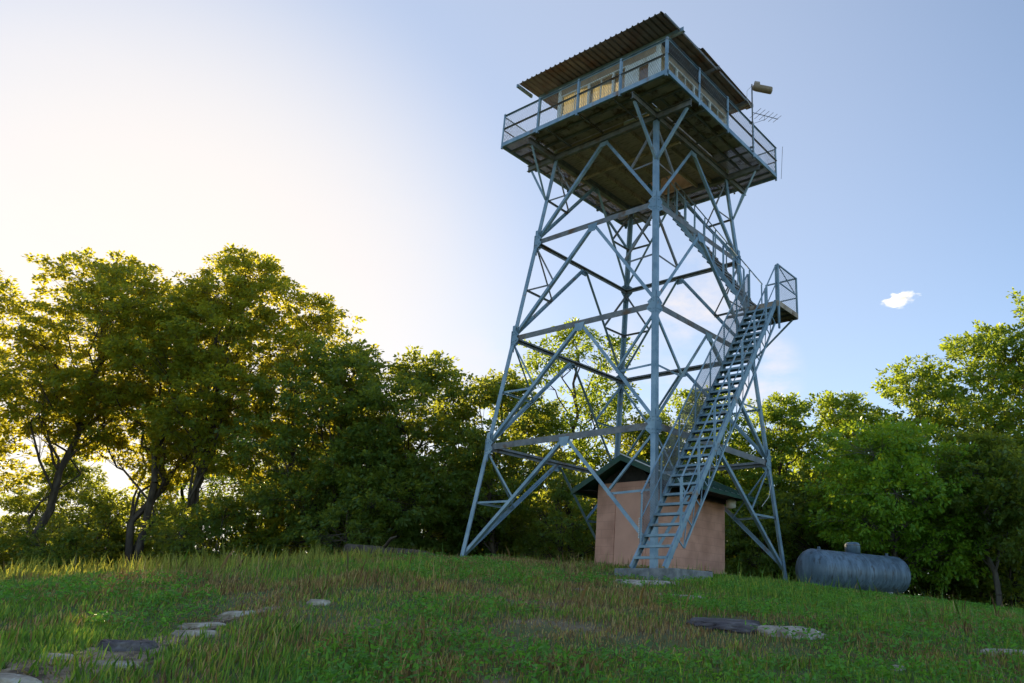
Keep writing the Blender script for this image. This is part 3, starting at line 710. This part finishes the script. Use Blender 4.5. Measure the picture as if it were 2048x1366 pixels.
ck.bar(a_ + dwn * .26, b_ + dwn * .26, .04, .04)
for j in range(15):
    p_ = a_ + (b_ - a_) * j / 14; ck.bar(p_, p_ + dwn * .26, .022, .022)
    if j < 14: ck.bar(p_ + dwn * .26, a_ + (b_ - a_) * (j + 1) / 14, .016, .016)
tb(ck, 'truss_chord', STEEL, f1)
ch = MB()
for i in range(9): ch.tube([V((3.0, -3.58, 1.24 + i * .045)), V((3.012, -3.58, 1.27 + i * .045))], .013, 6)
tb(ch, 'chain', WHITE, f1)
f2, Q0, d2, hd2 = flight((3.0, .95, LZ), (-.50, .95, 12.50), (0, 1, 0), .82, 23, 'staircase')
stair_rail(f2, V((3.0, .94, LZ)), d2, V((0, 1, 0)), .03, .86, 9, 1.0, False, True)
stair_rail(f2, V((3.0, 1.78, LZ)), d2, V((0, -1, 0)), .0, .86, 8, 1.0, False, False)
land = tb(MB().box(3.0, 3.90, .93, 2.02, LZ - .005, LZ + .005), 'landing', STEELD)
lf = MB()
for (x0, x1, y0, y1) in ((3.02, 3.90, .90, .93), (3.0, 3.90, 2.02, 2.05), (3.90, 3.93, .90, 2.05), (2.97, 3.0, .93, 2.05)): lf.box(x0, x1, y0, y1, LZ - .13, LZ + .02)
tb(lf, 'landing_frame', RUSTY, land)
tb(MB().box(3.02, 3.89, 1.25, 1.29, LZ - .08, LZ - .006).box(3.02, 3.89, 1.66, 1.70, LZ - .08, LZ - .006), 'joist', RUSTY, land)
up = V((0, 0, 1))
def lrail(a, b, h=1.05, mids=(.52,)):
    a, b = V(a), V(b)
    tb(MB().bar(a + up * h, b + up * h, .035, .035), 'handrail', STEEL, land)
    for k_ in mids: tb(MB().bar(a + up * h * k_, b + up * h * k_, .028, .028), 'handrail', STEEL, land)
lrail((3.91, .93, LZ), (3.91, 2.03, LZ)); lrail((3.0, 2.03, LZ), (3.90, 2.03, LZ), 1.05, (.45,))
for (x, y, e) in ((3.91, .93, -.75), (3.91, 2.03, 0), (3.0, 2.03, 0)): tb(MB().bar((x, y, LZ + e), (x, y, LZ + 1.07), .045, .045), 'post', STEEL, land)
tb(MB().bar((3.91, .95, LZ + 1.03), (3.91, 2.02, LZ + .52), .02, .02), 'diagonal_rod', STEEL, land)
ml = MB()
for k_ in np.arange(.98, 2.02, .05): ml.bar((3.905, k_, LZ + .05), (3.905, k_, LZ + 1.03), .004, .004)
for k_ in np.arange(.08, 1.03, .05): ml.bar((3.905, .95, LZ + k_), (3.905, 2.02, LZ + k_), .004, .004)
tb(ml, 'mesh_panel', STEELD, land)
hR = hh(LZ)
for yy in (.96, 1.99): tb(MB().ang((2.30, yy if yy < 1.5 else 2.0, LZ - .15), (3.92, yy, LZ - .15), (0, 0, 1), (0, 1, 0), .06, .008), 'landing_bracket', STEELD, land)
tb(MB().ang((2.42, 2.0, LZ - 1.25), (3.80, 2.0, LZ - .17), (0, -1, 0), (0, 0, 1), .06, .008), 'landing_bracket', STEEL, land)
tb(MB().ang((2.42, 1.0, LZ - 1.25), (3.05, 1.0, LZ - .7), (0, -1, 0), (0, 0, 1), .06, .008), 'landing_bracket', STEEL, land)
for fr_, zz in ((.30, None), (.62, None)):
    p = P0 + d1 * fr_; xh = hh(p.z)
    tb(MB().ang((xh - .02, p.y, p.z), (3.05, p.y, p.z - .02), (0, 0, -1), (0, 1, 0), .06, .008), 'stair_bracket', STEEL, f1)
# a dangling cable at the right leg
cb = MB(); c0 = nd(CN['R'], 3.55)
cb.tube([c0 + V((-.03, -.05, 0)), c0 + V((.05, -.10, -.35)), c0 + V((.02, -.22, -.75)), c0 + V((-.12, -.35, -1.0))], .008, 5); tb(cb, 'cable', WHITE)

# mast with lamp housing and antenna, clamped to the catwalk rail
mast = empty('antenna_mast', Wd(3.02, 1.34, PZ + .05), TT, 'thin mast on the catwalk rail carrying a tan lamp housing and a comb antenna', 'antenna')
MO = (0, 0, 0)
MB().tube([(0, 0, 0), (0, 0, 2.36)], .022, 8).build('pole', STEELD, mast)
MB().box(-.10, .02, -.03, .03, .15, .19).box(-.10, .02, -.03, .03, 1.0, 1.04).build('clamp', STEELD, mast)
ld = V((.82, .42, -.30)).normalized(); lo = V((.02, 0, 2.26))
MB().lathe([(.0, .03), (.04, .10), (.14, .115), (.56, .115), (.60, .10), (.62, .02)], lo, ld, 16).build('lamp_housing', TAN2, mast, True)
MB().lathe([(.0, .03), (.01, .075), (.16, .08), (.18, .02)], lo + V((.05, .02, .12)), ld, 12).build('lamp_cap', RUSTY, mast, True)
MB().tube([lo + V((-.02, 0, .05)), lo + V((-.16, -.05, -.1)), lo + V((-.17, -.05, -.4)), lo + V((-.02, 0, -.8))], .007, 5).build('cable', WHITE, mast, True)
bd = V((math.cos(R(55)), math.sin(R(55)), -.02)); ed = V((math.cos(R(-25)), math.sin(R(-25)), 0)); bo = V((0, 0, 1.36))
ant = MB().bar(bo, bo + bd * .85, .016, .016).build('antenna_boom', STEELD, mast)
for i, l in enumerate((.28, .27, .255, .24, .22, .20)):
    c = bo + bd * (.10 + .145 * i); MB().tube([c - ed * l, c + ed * l], .007, 5).build('element', STEELD, ant)
MB().tube([bo + bd * .4, bo + V((.3, .2, -.25)), bo + V((.05, 0, -.4))], .007, 5).build('cable', STEELD, ant)
whip = MB().tube([Wd(3.10, 2.98, PZ - .05), Wd(3.16, 3.02, PZ + 1.1)], .007, 5).build('whip_antenna', STEELD)
tag(whip, 'thin whip aerial on the right corner of the catwalk', 'antenna')

# ---------------------------------------------------------------- stair footing
slab = MB().box(2.70, 4.10, -3.92, -2.60, .20, .66).build('concrete_footing', CONC); slab.rotation_euler = (0, 0, TT)
mo = slab.modifiers.new('b', 'BEVEL'); mo.width = .015; mo.segments = 2
tag(slab, 'grey concrete block footing under the stair and near tower leg', 'footing')

# ---------------------------------------------------------------- shed
SZ = .55; sx0, sx1, sy0, sy1 = -.40, 1.29, -.83, 2.58
shed = empty('shed', Wd(.45, .9, SZ), TT, 'small pink block shed with a green gable roof under the tower', 'shed')
SO = (.45, .9, SZ)
def sb(mb, name, m_, parent=None, smooth=False): return mb.build(name, m_, parent or shed, smooth, SO)
SW = 2.88
wl_ = MB()
wl_.box(sx0, sx1, sy0, sy0 + .14, SZ - .2, SW); wl_.box(sx0, sx1, sy1 - .14, sy1, SZ - .2, SW)
wl_.box(sx0, sx0 + .14, sy0 + .14, sy1 - .14, SZ - .2, SW); wl_.box(sx1 - .14, sx1, sy0 + .14, sy1 - .14, SZ - .2, SW)
wall = sb(wl_, 'wall', BLOCK)
xc = .64; AP = 3.47
for yy in (sy0 + .02, sy1 - .06):
    gm = MB(); gm.add([(sx0, yy, SW + .002), (sx1, yy, SW + .002), (xc, yy, AP - .08), (sx0, yy + .05, SW + .002), (sx1, yy + .05, SW + .002), (xc, yy + .05, AP - .08)], [(0, 1, 2), (5, 4, 3), (0, 2, 5, 3), (2, 1, 4, 5), (0, 3, 4, 1)])
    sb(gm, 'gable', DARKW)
rf = MB(); ry0, ry1 = sy0 - .42, sy1 + .06; ov = .58; EZ = 2.72; EX = {-1: sx0 - .50, 1: sx1 + .92}; EZZ = {-1: 2.72, 1: 2.80}
def slab4(a, b, c, d, th, m_):
    n_ = (b - a).cross(d - a).normalized()
    if n_.z < 0: n_ = -n_
    vs = [a, b, c, d, a - n_ * th, b - n_ * th, c - n_ * th, d - n_ * th]
    m_.add(vs, [(0, 1, 2, 3), (7, 6, 5, 4), (0, 4, 5, 1), (1, 5, 6, 2), (2, 6, 7, 3), (3, 7, 4, 0)])
for s in (-1, 1):
    ex = EX[s]; EZ = EZZ[s]; slab4(V((xc, ry0, AP)), V((ex, ry0, EZ)), V((ex, ry1, EZ)), V((xc, ry1, AP)), .025, rf)
roofs = sb(rf, 'roof', GREEN)
# standing seams, ridge cap and fascia
sm = MB()
for s in (-1, 1):
    ex = EX[s]; EZ = EZZ[s]
    for yy in np.arange(ry0 + .2, ry1, .3): sm.bar((xc, yy, AP + .012), (ex, yy, EZ + .012), .02, .024)
sb(sm, 'roof_seam', GREEN, roofs)
fa = MB()
for s in (-1, 1):
    ex = EX[s]; EZ = EZZ[s]
    for yy in (ry0 - .012, ry1 + .012): fa.add([(xc, yy - .012, AP + .02), (ex, yy - .012, EZ + .02), (ex, yy - .012, EZ - .13), (xc, yy - .012, AP - .13), (xc, yy + .011, AP + .02), (ex, yy + .011, EZ + .02), (ex, yy + .011, EZ - .13), (xc, yy + .011, AP - .13)], [(0, 1, 2, 3), (7, 6, 5, 4), (0, 4, 5, 1), (2, 6, 7, 3), (1, 5, 6, 2), (0, 3, 7, 4)])
    fa.box(ex + s * .003 - .01, ex + s * .003 + .01, ry0 + .0, ry1 - .0, EZ - .10, EZ - .02)
sb(fa, 'fascia', GREEN, roofs)
sb(MB().bar((xc, ry0 - .03, AP + .028), (EX[1], ry0 - .03, EZZ[1] + .028), .035, .022), 'drip_edge', WHITE, roofs)
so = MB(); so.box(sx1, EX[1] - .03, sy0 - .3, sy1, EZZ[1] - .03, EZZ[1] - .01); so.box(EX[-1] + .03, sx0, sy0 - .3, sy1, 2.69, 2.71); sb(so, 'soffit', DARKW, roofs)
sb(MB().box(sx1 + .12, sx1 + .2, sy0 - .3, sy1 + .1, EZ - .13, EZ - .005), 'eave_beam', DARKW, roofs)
door = sb(MB().box(.22, 1.06, sy0 - .018, sy0 + .02, SZ + .02, 2.62), 'door', DOORM)
sb(MB().box(.13, .19, sy0 - .012, sy0, SZ, 2.70).box(1.09, 1.15, sy0 - .012, sy0, SZ, 2.70).box(.19, 1.09, sy0 - .012, sy0, 2.65, 2.71), 'frame', BLOCK, door)
sb(MB().tube([(.98, sy0 - .05, 1.55), (.98, sy0 - .018, 1.55)], .03, 10), 'handle', STEEL, door)
vt = sb(MB().box(sx1, sx1 + .04, 1.55, 1.95, .90, 1.02), 'vent', BLOCK); sb(MB().box(sx1 + .001, sx1 + .01, 1.58, 1.92, .83, .895), 'vent_opening', DARKW, vt)
lm_ = sb(MB().lathe([(0, .05), (.03, .13), (.20, .14), (.26, .09)], (sx1 + .42, 2.2, 2.52), (0, 0, 1), 16), 'outdoor_lamp', WHITE, None, True)
sb(MB().box(sx1 + .3, sx1 + .5, 2.1, 2.3, 2.78, 2.80), 'lamp_bracket', STEELD, lm_)

# ---------------------------------------------------------------- propane tank
TA, TB_ = V((4.36, -1.30, .92)), V((6.90, .52, .92)); tax = (TB_ - TA); TL = tax.length; tax.normalize(); TR = .475
tank = empty('propane_tank', (TA + TB_) / 2 - V((0, 0, .55)), math.atan2(tax.y, tax.x), 'long horizontal blue-grey propane tank with streaked paint at the edge of the woods', 'tank')
def pl(mb, name, m_, smooth=True, par=None): o = mb.build(name, m_, par or tank, smooth); return o
HL = TL / 2; prof = []
for i in range(13): a = i / 12 * math.pi / 2; prof.append((-HL + TR * .92 * (1 - math.sin(a)) - TR * .35, max(.01, TR * math.cos(a)))) if False else None
prof = [(-HL - TR * .62 * math.cos(a), max(.008, TR * math.sin(a))) for a in np.linspace(0.02, math.pi / 2, 12)] + [(HL + TR * .62 * math.cos(a), max(.008, TR * math.sin(a))) for a in np.linspace(math.pi / 2, 0.02, 12)]
pl(MB().lathe(prof, (0, 0, .55), (1, 0, 0), 48), 'body', TANK)
for xx in (-HL, -.02, HL): pl(MB().lathe([(-.02, TR), (-.012, TR + .006), (.012, TR + .006), (.02, TR)], (xx, 0, .55), (1, 0, 0), 48), 'weld_band', TANK)
dm2 = pl(MB().lathe([(0, .19), (.20, .19), (.235, .18), (.265, .14), (.28, .05)], (-.05, 0, .55 + TR - .02), (0, 0, 1), 28), 'valve_dome', TANK)
pl(MB().lathe([(0, .197), (.02, .197)], (-.05, 0, .55 + TR + .17), (0, 0, 1), 28), 'dome_rim', STEELD, True, dm2)
for xx in (-HL + .25, HL - .25):
    pl(MB().plate((xx, 0, .55 + TR + .02), (1, 0, 0), (0, 0, 1), [(-.05, -.03), (-.03, .05), (.03, .05), (.05, -.03)], .02), 'lifting_lug', TANK, False)
for xx in (-HL * .6, HL * .6): pl(MB().box(xx - .10, xx + .10, -.32, .32, -.45, .13), 'saddle', CONC, False)

# ---------------------------------------------------------------- trees
DENS = 1.4
def tube_np(p, q, r0, r1, n, V_, F_):
    d = q - p; L_ = np.linalg.norm(d)
    if L_ < 1e-4: return
    d = d / L_; a = np.cross(d, [0, 0, 1.]); la = np.linalg.norm(a); a = a / la if la > .05 else np.array([1., 0, 0]); b = np.cross(d, a)
    k = len(V_)
    for c, r in ((p, r0), (q, r1)):
        for j in range(n):
            t = 2 * math.pi * j / n; V_.append(c + (a * math.cos(t) + b * math.sin(t)) * r)
    for j in range(n): F_.append((k + j, k + (j + 1) % n, k + n + (j + 1) % n, k + n + j))
def limb(p, q, r0, r1, rr, V_, F_, segs=5, wob=.10, n=7):
    """crooked limb; returns its points"""
    pts = [p]; L_ = np.linalg.norm(q - p)
    for i in range(1, segs + 1):
        t = i / segs; c = p + (q - p) * t + np.array([0, 0, math.sin(t * math.pi) * L_ * .07])
        if i < segs: c = c + rr.normal(0, wob * L_ / segs, 3)
        pts.append(c)
    for i in range(segs): tube_np(pts[i], pts[i + 1], r0 + (r1 - r0) * i / segs, r0 + (r1 - r0) * (i + 1) / segs, n, V_, F_)
    return pts
def tree(name, x, y, h, r, seed, label, cat_='tree', group=None, base=.14, nclus=560, nleaf=34, lm=LEAF, bark=BARK, leaf=.15, lobes=17, dens=1., trunk_r=None, stems=1, lean=0., shape=1.0, parent=None, csz=.30):
    rr = np.random.default_rng(seed); z0 = Gf(x, y) - .1
    root = empty(name, (x, y, z0), rr.random() * 6.28, label, cat_, group)
    V_, F_ = [], []; tr = trunk_r or (.04 + .0085 * h)
    L = []            # lobe centres
    tops = []
    for s_ in range(stems):
        a = rr.random() * 6.28; off_ = 0 if stems == 1 else .25; spread = 0 if stems == 1 else r * .35
        b0 = np.array([math.cos(a) * off_, math.sin(a) * off_, 0.]); t0 = np.array([math.cos(a) * spread + lean, math.sin(a) * spread, h * (.80 + .08 * rr.random())])
        tops.append(limb(b0, t0, tr, tr * .22, rr, V_, F_, 9, .13, 8))
    tube_np(np.array([0, 0, -.4]), np.array([0, 0, .02]), tr * 1.7, tr * 1.1, 8, V_, F_)
    # crown lobes: dome profile, wider low down
    for i in range(lobes):
        f = (i + .5) / lobes; zz = base + (.93 - base) * f
        # radius envelope
        env = math.sin(math.pi * min(1, max(.05, ((zz - base) / (1.02 - base)) ** (.75 * shape)))) ** .6
        env = max(env, .25)
        a = i * 2.399 + rr.normal(0, .35); ra = r * env * (.52 + .32 * rr.random()) if f < .9 else r * .12
        L.append((np.array([math.cos(a) * ra, math.sin(a) * ra, h * zz + rr.normal(0, .1)]), r * (.28 + .20 * rr.random()) * (.75 + .35 * env)))
    L.append((np.array([lean, 0, h * .93]), r * .26))
    C = []; W_ = []
    for c, lr in L:
        # limb from the trunk
        tp = tops[rr.integers(0, len(tops))]; zt = max(.12 * h, c[2] - (.18 + .25 * rr.random()) * h * .6 - np.hypot(c[0], c[1]) * .35)
        k_ = min(range(len(tp)), key=lambda q: abs(tp[q][2] - zt)); st_ = tp[k_]
        lp = limb(np.array(st_), c, tr * (.40 - .2 * zt / h), .012, rr, V_, F_, 5, .28, 6)
        nc = max(6, int(nclus * DENS * dens * lr ** 2 / sum(q[1] ** 2 for q in L)))
        dv = rr.normal(0, 1, (nc, 3)); dv /= np.linalg.norm(dv, axis=1, keepdims=True)
        rad = lr * (.35 + .75 * rr.random((nc, 1)) ** .55) * (.85 + .3 * rr.random((nc, 1)))
        cc = c + dv * rad * np.array([1.25, 1.25, .72]); cc[:, 2] = np.maximum(cc[:, 2], .06 * h)
        C.append(cc); W_.append(dv)
        for q in range(0, nc, 3):
            a_ = np.array(lp[rr.integers(2, len(lp))]); tube_np(a_, cc[q], .012, .004, 3, V_, F_)
    C = np.concatenate(C); W_ = np.concatenate(W_); n = len(C) * nleaf
    cl_ = np.repeat(C, nleaf, 0); wv = np.repeat(W_, nleaf, 0)
    off_ = rr.normal(0, 1, (n, 3)); off_ /= np.linalg.norm(off_, axis=1, keepdims=True); off_ *= (rr.random((n, 1)) ** .5) * csz * np.array([1, 1, .62])
    pos = cl_ + off_
    dr = off_ / (csz) + wv * .5 + rr.normal(0, .35, (n, 3)); dr[:, 2] -= .15; dr /= np.linalg.norm(dr, axis=1, keepdims=True)
    nr = rr.normal(0, .55, (n, 3)) + np.array([0, 0, .9]); nr -= dr * (nr * dr).sum(1, keepdims=True); nr /= np.linalg.norm(nr, axis=1, keepdims=True) + 1e-9
    ln = leaf * (.65 + .6 * rr.random(n)); Q = leafquads(pos, nr, dr, ln, ln * (.42 + .2 * rr.random(n)))
    tint = np.clip(rr.random(n) * .6 + np.repeat(rr.random(len(C)), nleaf) * .4, 0, 1)
    ft = MB(); ft.v = [tuple(v) for v in V_]; ft.f = F_; ft.build('trunk', bark, root, True)
    np_mesh('crown', Q.reshape(-1, 3), 6, lm, root, attr=np.repeat(tint, 6))
    return root
def copy_tree(o, x, y, rz, sc_, label, group=None):
    c = o.copy(); sc.collection.objects.link(c); c.location = (x, y, Gf(x, y) - .1); c.rotation_euler = (0, 0, rz); c.scale = (sc_, sc_, sc_ * (.94 + .1 * ((rz * 7) % 1)))
    c['label'] = label
    if group: c['group'] = group
    for ch_ in o.children:
        d_ = ch_.copy(); sc.collection.objects.link(d_); d_.parent = c
    return c
GW = 'trees of the summit woods'
F = []
F.append(tree('oak_tree', -24.4, 6.5, 12.3, 3.4, 1, 'tall oak cut by the left edge of the photo', group=GW, nclus=620))
F.append(tree('oak_tree', -20.2, 8.0, 13.1, 3.2, 2, 'broad tall oak with a rounded top left of the sun glow', group=GW, nclus=900, lobes=20, base=.43))
F.append(tree('oak_tree', -17.8, 9.0, 12.5, 2.9, 3, 'oak with a forked trunk right where the low sun shines through', group=GW, nclus=640, stems=2, lobes=19, base=.35))
F.append(tree('oak_tree', -15.5, 8.0, 13.4, 2.8, 4, 'tallest pointed oak at the right end of the high left group', group=GW, nclus=820, shape=.8, lobes=20, base=.38))
F.append(tree('oak_tree', -12.6, 8.2, 11.1, 2.7, 5, 'oak on the falling skyline right of the tallest pointed oak', group=GW, nclus=560))
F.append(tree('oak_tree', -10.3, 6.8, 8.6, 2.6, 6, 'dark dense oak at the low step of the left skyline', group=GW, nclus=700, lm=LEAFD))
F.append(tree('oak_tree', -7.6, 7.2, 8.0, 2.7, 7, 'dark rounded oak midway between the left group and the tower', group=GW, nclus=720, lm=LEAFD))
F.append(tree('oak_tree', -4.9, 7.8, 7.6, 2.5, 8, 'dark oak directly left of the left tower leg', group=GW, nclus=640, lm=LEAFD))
F.append(tree('slender_tree', -2.3, 9.4, 10.4, 2.3, 9, 'tall thin airy tree seen through the tower lattice above the shed', group=GW, nclus=230, lm=LEAFS, dens=1, lobes=11, base=.42, csz=.34))
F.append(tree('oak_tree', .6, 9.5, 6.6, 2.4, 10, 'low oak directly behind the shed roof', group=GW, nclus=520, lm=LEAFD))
F.append(tree('oak_tree', 2.8, 10.2, 8.2, 2.3, 11, 'sunlit yellow-green oak seen behind the stair flight', group=GW, lm=LEAFS, nclus=520))
F.append(tree('oak_tree', 5.9, 10.0, 8.3, 2.4, 12, 'rounded sunlit oak just right of the tower stairs', group=GW, lm=LEAFS, nclus=560))
F.append(tree('oak_tree', 8.4, 9.8, 8.6, 2.4, 13, 'lower oak in the skyline dip above the propane tank', group=GW, lm=LEAFS, nclus=520))
F.append(tree('oak_tree', 11.2, 9.2, 10.1, 2.9, 14, 'golden-topped oak behind the bright green tree', group=GW, lm=LEAFS, nclus=620))
F.append(tree('oak_tree', 13.9, 8.4, 11.4, 3.1, 15, 'tall golden oak second from the right edge', group=GW, lm=LEAFS, nclus=680))
F.append(tree('oak_tree', 16.2, 7.0, 12.8, 3.2, 16, 'tallest golden oak cut by the right edge of the photo', group=GW, lm=LEAFS, nclus=640))
F.append(tree('maple_tree', 8.3, 4.2, 5.5, 2.9, 17, 'bright green spreading tree overhanging the propane tank', group=GW, nclus=760, lm=LEAFG, bark=BARKL, base=.34, lobes=13, shape=.9, trunk_r=.12, leaf=.13))
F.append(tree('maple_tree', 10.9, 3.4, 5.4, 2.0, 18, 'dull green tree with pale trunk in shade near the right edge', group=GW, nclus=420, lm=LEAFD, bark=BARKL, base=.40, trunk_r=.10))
# understorey shrubs and saplings
sh_ = [(-22.5, 5.2, 3.4, 2.0, 'leafy sapling under the far left oaks'), (-18.2, 6.2, 2.1, 1.5, 'backlit yellow-green shrub below the forked oak'), (-13.6, 6.6, 3.0, 1.9, 'shrub filling the gap under the tallest pointed oak'),
       (-8.8, 5.6, 3.6, 2.0, 'dark shrub at the wood edge left of the fallen log'), (-2.0, 6.8, 3.4, 1.9, 'dark shrub between the left tower leg and the shed'), (4.6, 7.4, 3.6, 2.0, 'shrub behind the right tower leg'),
       (12.1, 1.6, 3.9, 1.45, 'grey-green bush cut by the right edge at ground level')]
for i, (x, y, h, r, lab) in enumerate(sh_):
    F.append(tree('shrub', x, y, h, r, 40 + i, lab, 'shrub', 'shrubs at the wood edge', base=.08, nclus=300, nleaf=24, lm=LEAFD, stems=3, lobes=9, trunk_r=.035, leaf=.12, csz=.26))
# second and third rows: copies further back, down the far slope
rb = random.Random(5); BK = [(-30, 12, 2), (-25, 14.5, 5), (-20.5, 16, 8), (-15.5, 16.5, 8), (-18, 19.5, 8), (-13, 17, 8), (-10.5, 13, 7), (-7, 13.5, 5), (-3.6, 15, 6), (-.2, 14.2, 7), (3.6, 15.2, 9), (7, 15, 12), (10.6, 14.2, 6), (14, 13.6, 7), (17.8, 12, 13), (20.5, 8, 14),
      (-11, 19, 12), (-5.6, 19.5, 7), (1.5, 20, 6), (6, 20.5, 12), (12, 19.5, 7), (17, 17.5, 5)]
for (x, y, s) in BK:
    k_ = {1: .92, 2: .86, 5: .80, 9: 1.1}.get(s, .95) * rb.uniform(.92, 1.06); k_ = k_ * (.95 if x < -12 else .92)
    copy_tree(F[s], x, y, rb.uniform(0, 6.28), k_, 'tree of the dim rows in the woods behind the front trees', 'trees in the dim rows behind')
US = [(-25, 10.5), (-22.4, 12.6), (-20.8, 14.2), (-18.8, 13), (-16.4, 11.2), (-20.2, 10.6), (-23, 8), (-13, 10.5), (-11.5, 9.8), (-6.2, 10), (-3, 11.5), (1.8, 12), (6.8, 8.2), (9.5, 7.4), (12.6, 6.2), (-14.5, 17), (-8, 16.5), (-1, 17.5), (8, 17.5), (14.5, 11)]
for i, (x, y) in enumerate(US):
    copy_tree(F[18 + i % 6], x, y, rb.uniform(0, 6.28), rb.uniform(.9, 1.35) * (1.3 if 12 < y < 15 and x < -20 else 1), 'shrub in the dim understorey behind the front trees', 'shrubs in the dim understorey')
# fallen log in the shade at the wood edge
lg = []; 
for i in range(9): t = i / 8; lg.append((-7.6 + 2.6 * t, 1.6 + .5 * math.sin(t * 2) - 1.3 * t, Gf(-7.6 + 2.6 * t, 1.6 - 1.3 * t) + .52 - .36 * t))
log = MB().tube(lg, [.20, .19, .18, .17, .155, .14, .12, .10, .05], 12).tube([lg[3], V(lg[3]) + V((.3, -.3, .35)), V(lg[3]) + V((.5, -.5, .4))], [.06, .04, .015], 6).build('fallen_log', BARK, None, True)
tag(log, 'fallen grey-brown log in the shade left of the left tower leg', 'log')

# ---------------------------------------------------------------- small cloud
def cloud(u, v, dist, sx, sy, sz, name, label):
    import bmesh
    c = CAM + vdir(u, v) * dist; bm = bmesh.new(); bmesh.ops.create_icosphere(bm, subdivisions=4, radius=1)
    me = bpy.data.meshes.new(name); bm.to_mesh(me); bm.free(); o = bpy.data.objects.new(name, me); sc.collection.objects.link(o)
    o.location = c; o.scale = (sx, sy, sz); o.rotation_euler = (0, R(-8), YAW)
    m_, n, b = mat('cloud_vapour'); N = n.nodes; L = n.links; N.remove(b)
    pv_ = N.new('ShaderNodeVolumePrincipled'); pv_.inputs['Color'].default_value = (1, 1, 1, 1); pv_.inputs['Anisotropy'].default_value = .5
    tc_ = N.new('ShaderNodeTexCoord'); nz = N.new('ShaderNodeTexNoise'); nz.inputs['Scale'].default_value = 1.5; nz.inputs['Detail'].default_value = 6; nz.inputs['Roughness'].default_value = .6
    L.new(tc_.outputs['Object'], nz.inputs['Vector']); ln = N.new('ShaderNodeVectorMath'); ln.operation = 'LENGTH'; L.new(tc_.outputs['Object'], ln.inputs[0])
    def mm(op, a, b_):
        q = N.new('ShaderNodeMath'); q.operation = op
        for i_, x_ in enumerate((a, b_)):
            if isinstance(x_, (int, float)): q.inputs[i_].default_value = x_
            else: L.new(x_, q.inputs[i_])
        return q.outputs[0]
    dd = mm('SUBTRACT', mm('MULTIPLY', nz.outputs['Fac'], 2.6), mm('ADD', mm('MULTIPLY', ln.outputs['Value'], 1.15), .62))
    dd = mm('MULTIPLY', mm('MAXIMUM', dd, 0.), .85)
    L.new(dd, pv_.inputs['Density']); L.new(pv_.outputs[0], N['Material Output'].inputs['Volume'])
    me.materials.append(m_); return tag(o, label, 'cloud')
cloud(1798, 597, 420, 12, 8, 5.4, 'cloud', 'small white cloud in the blue sky at right')
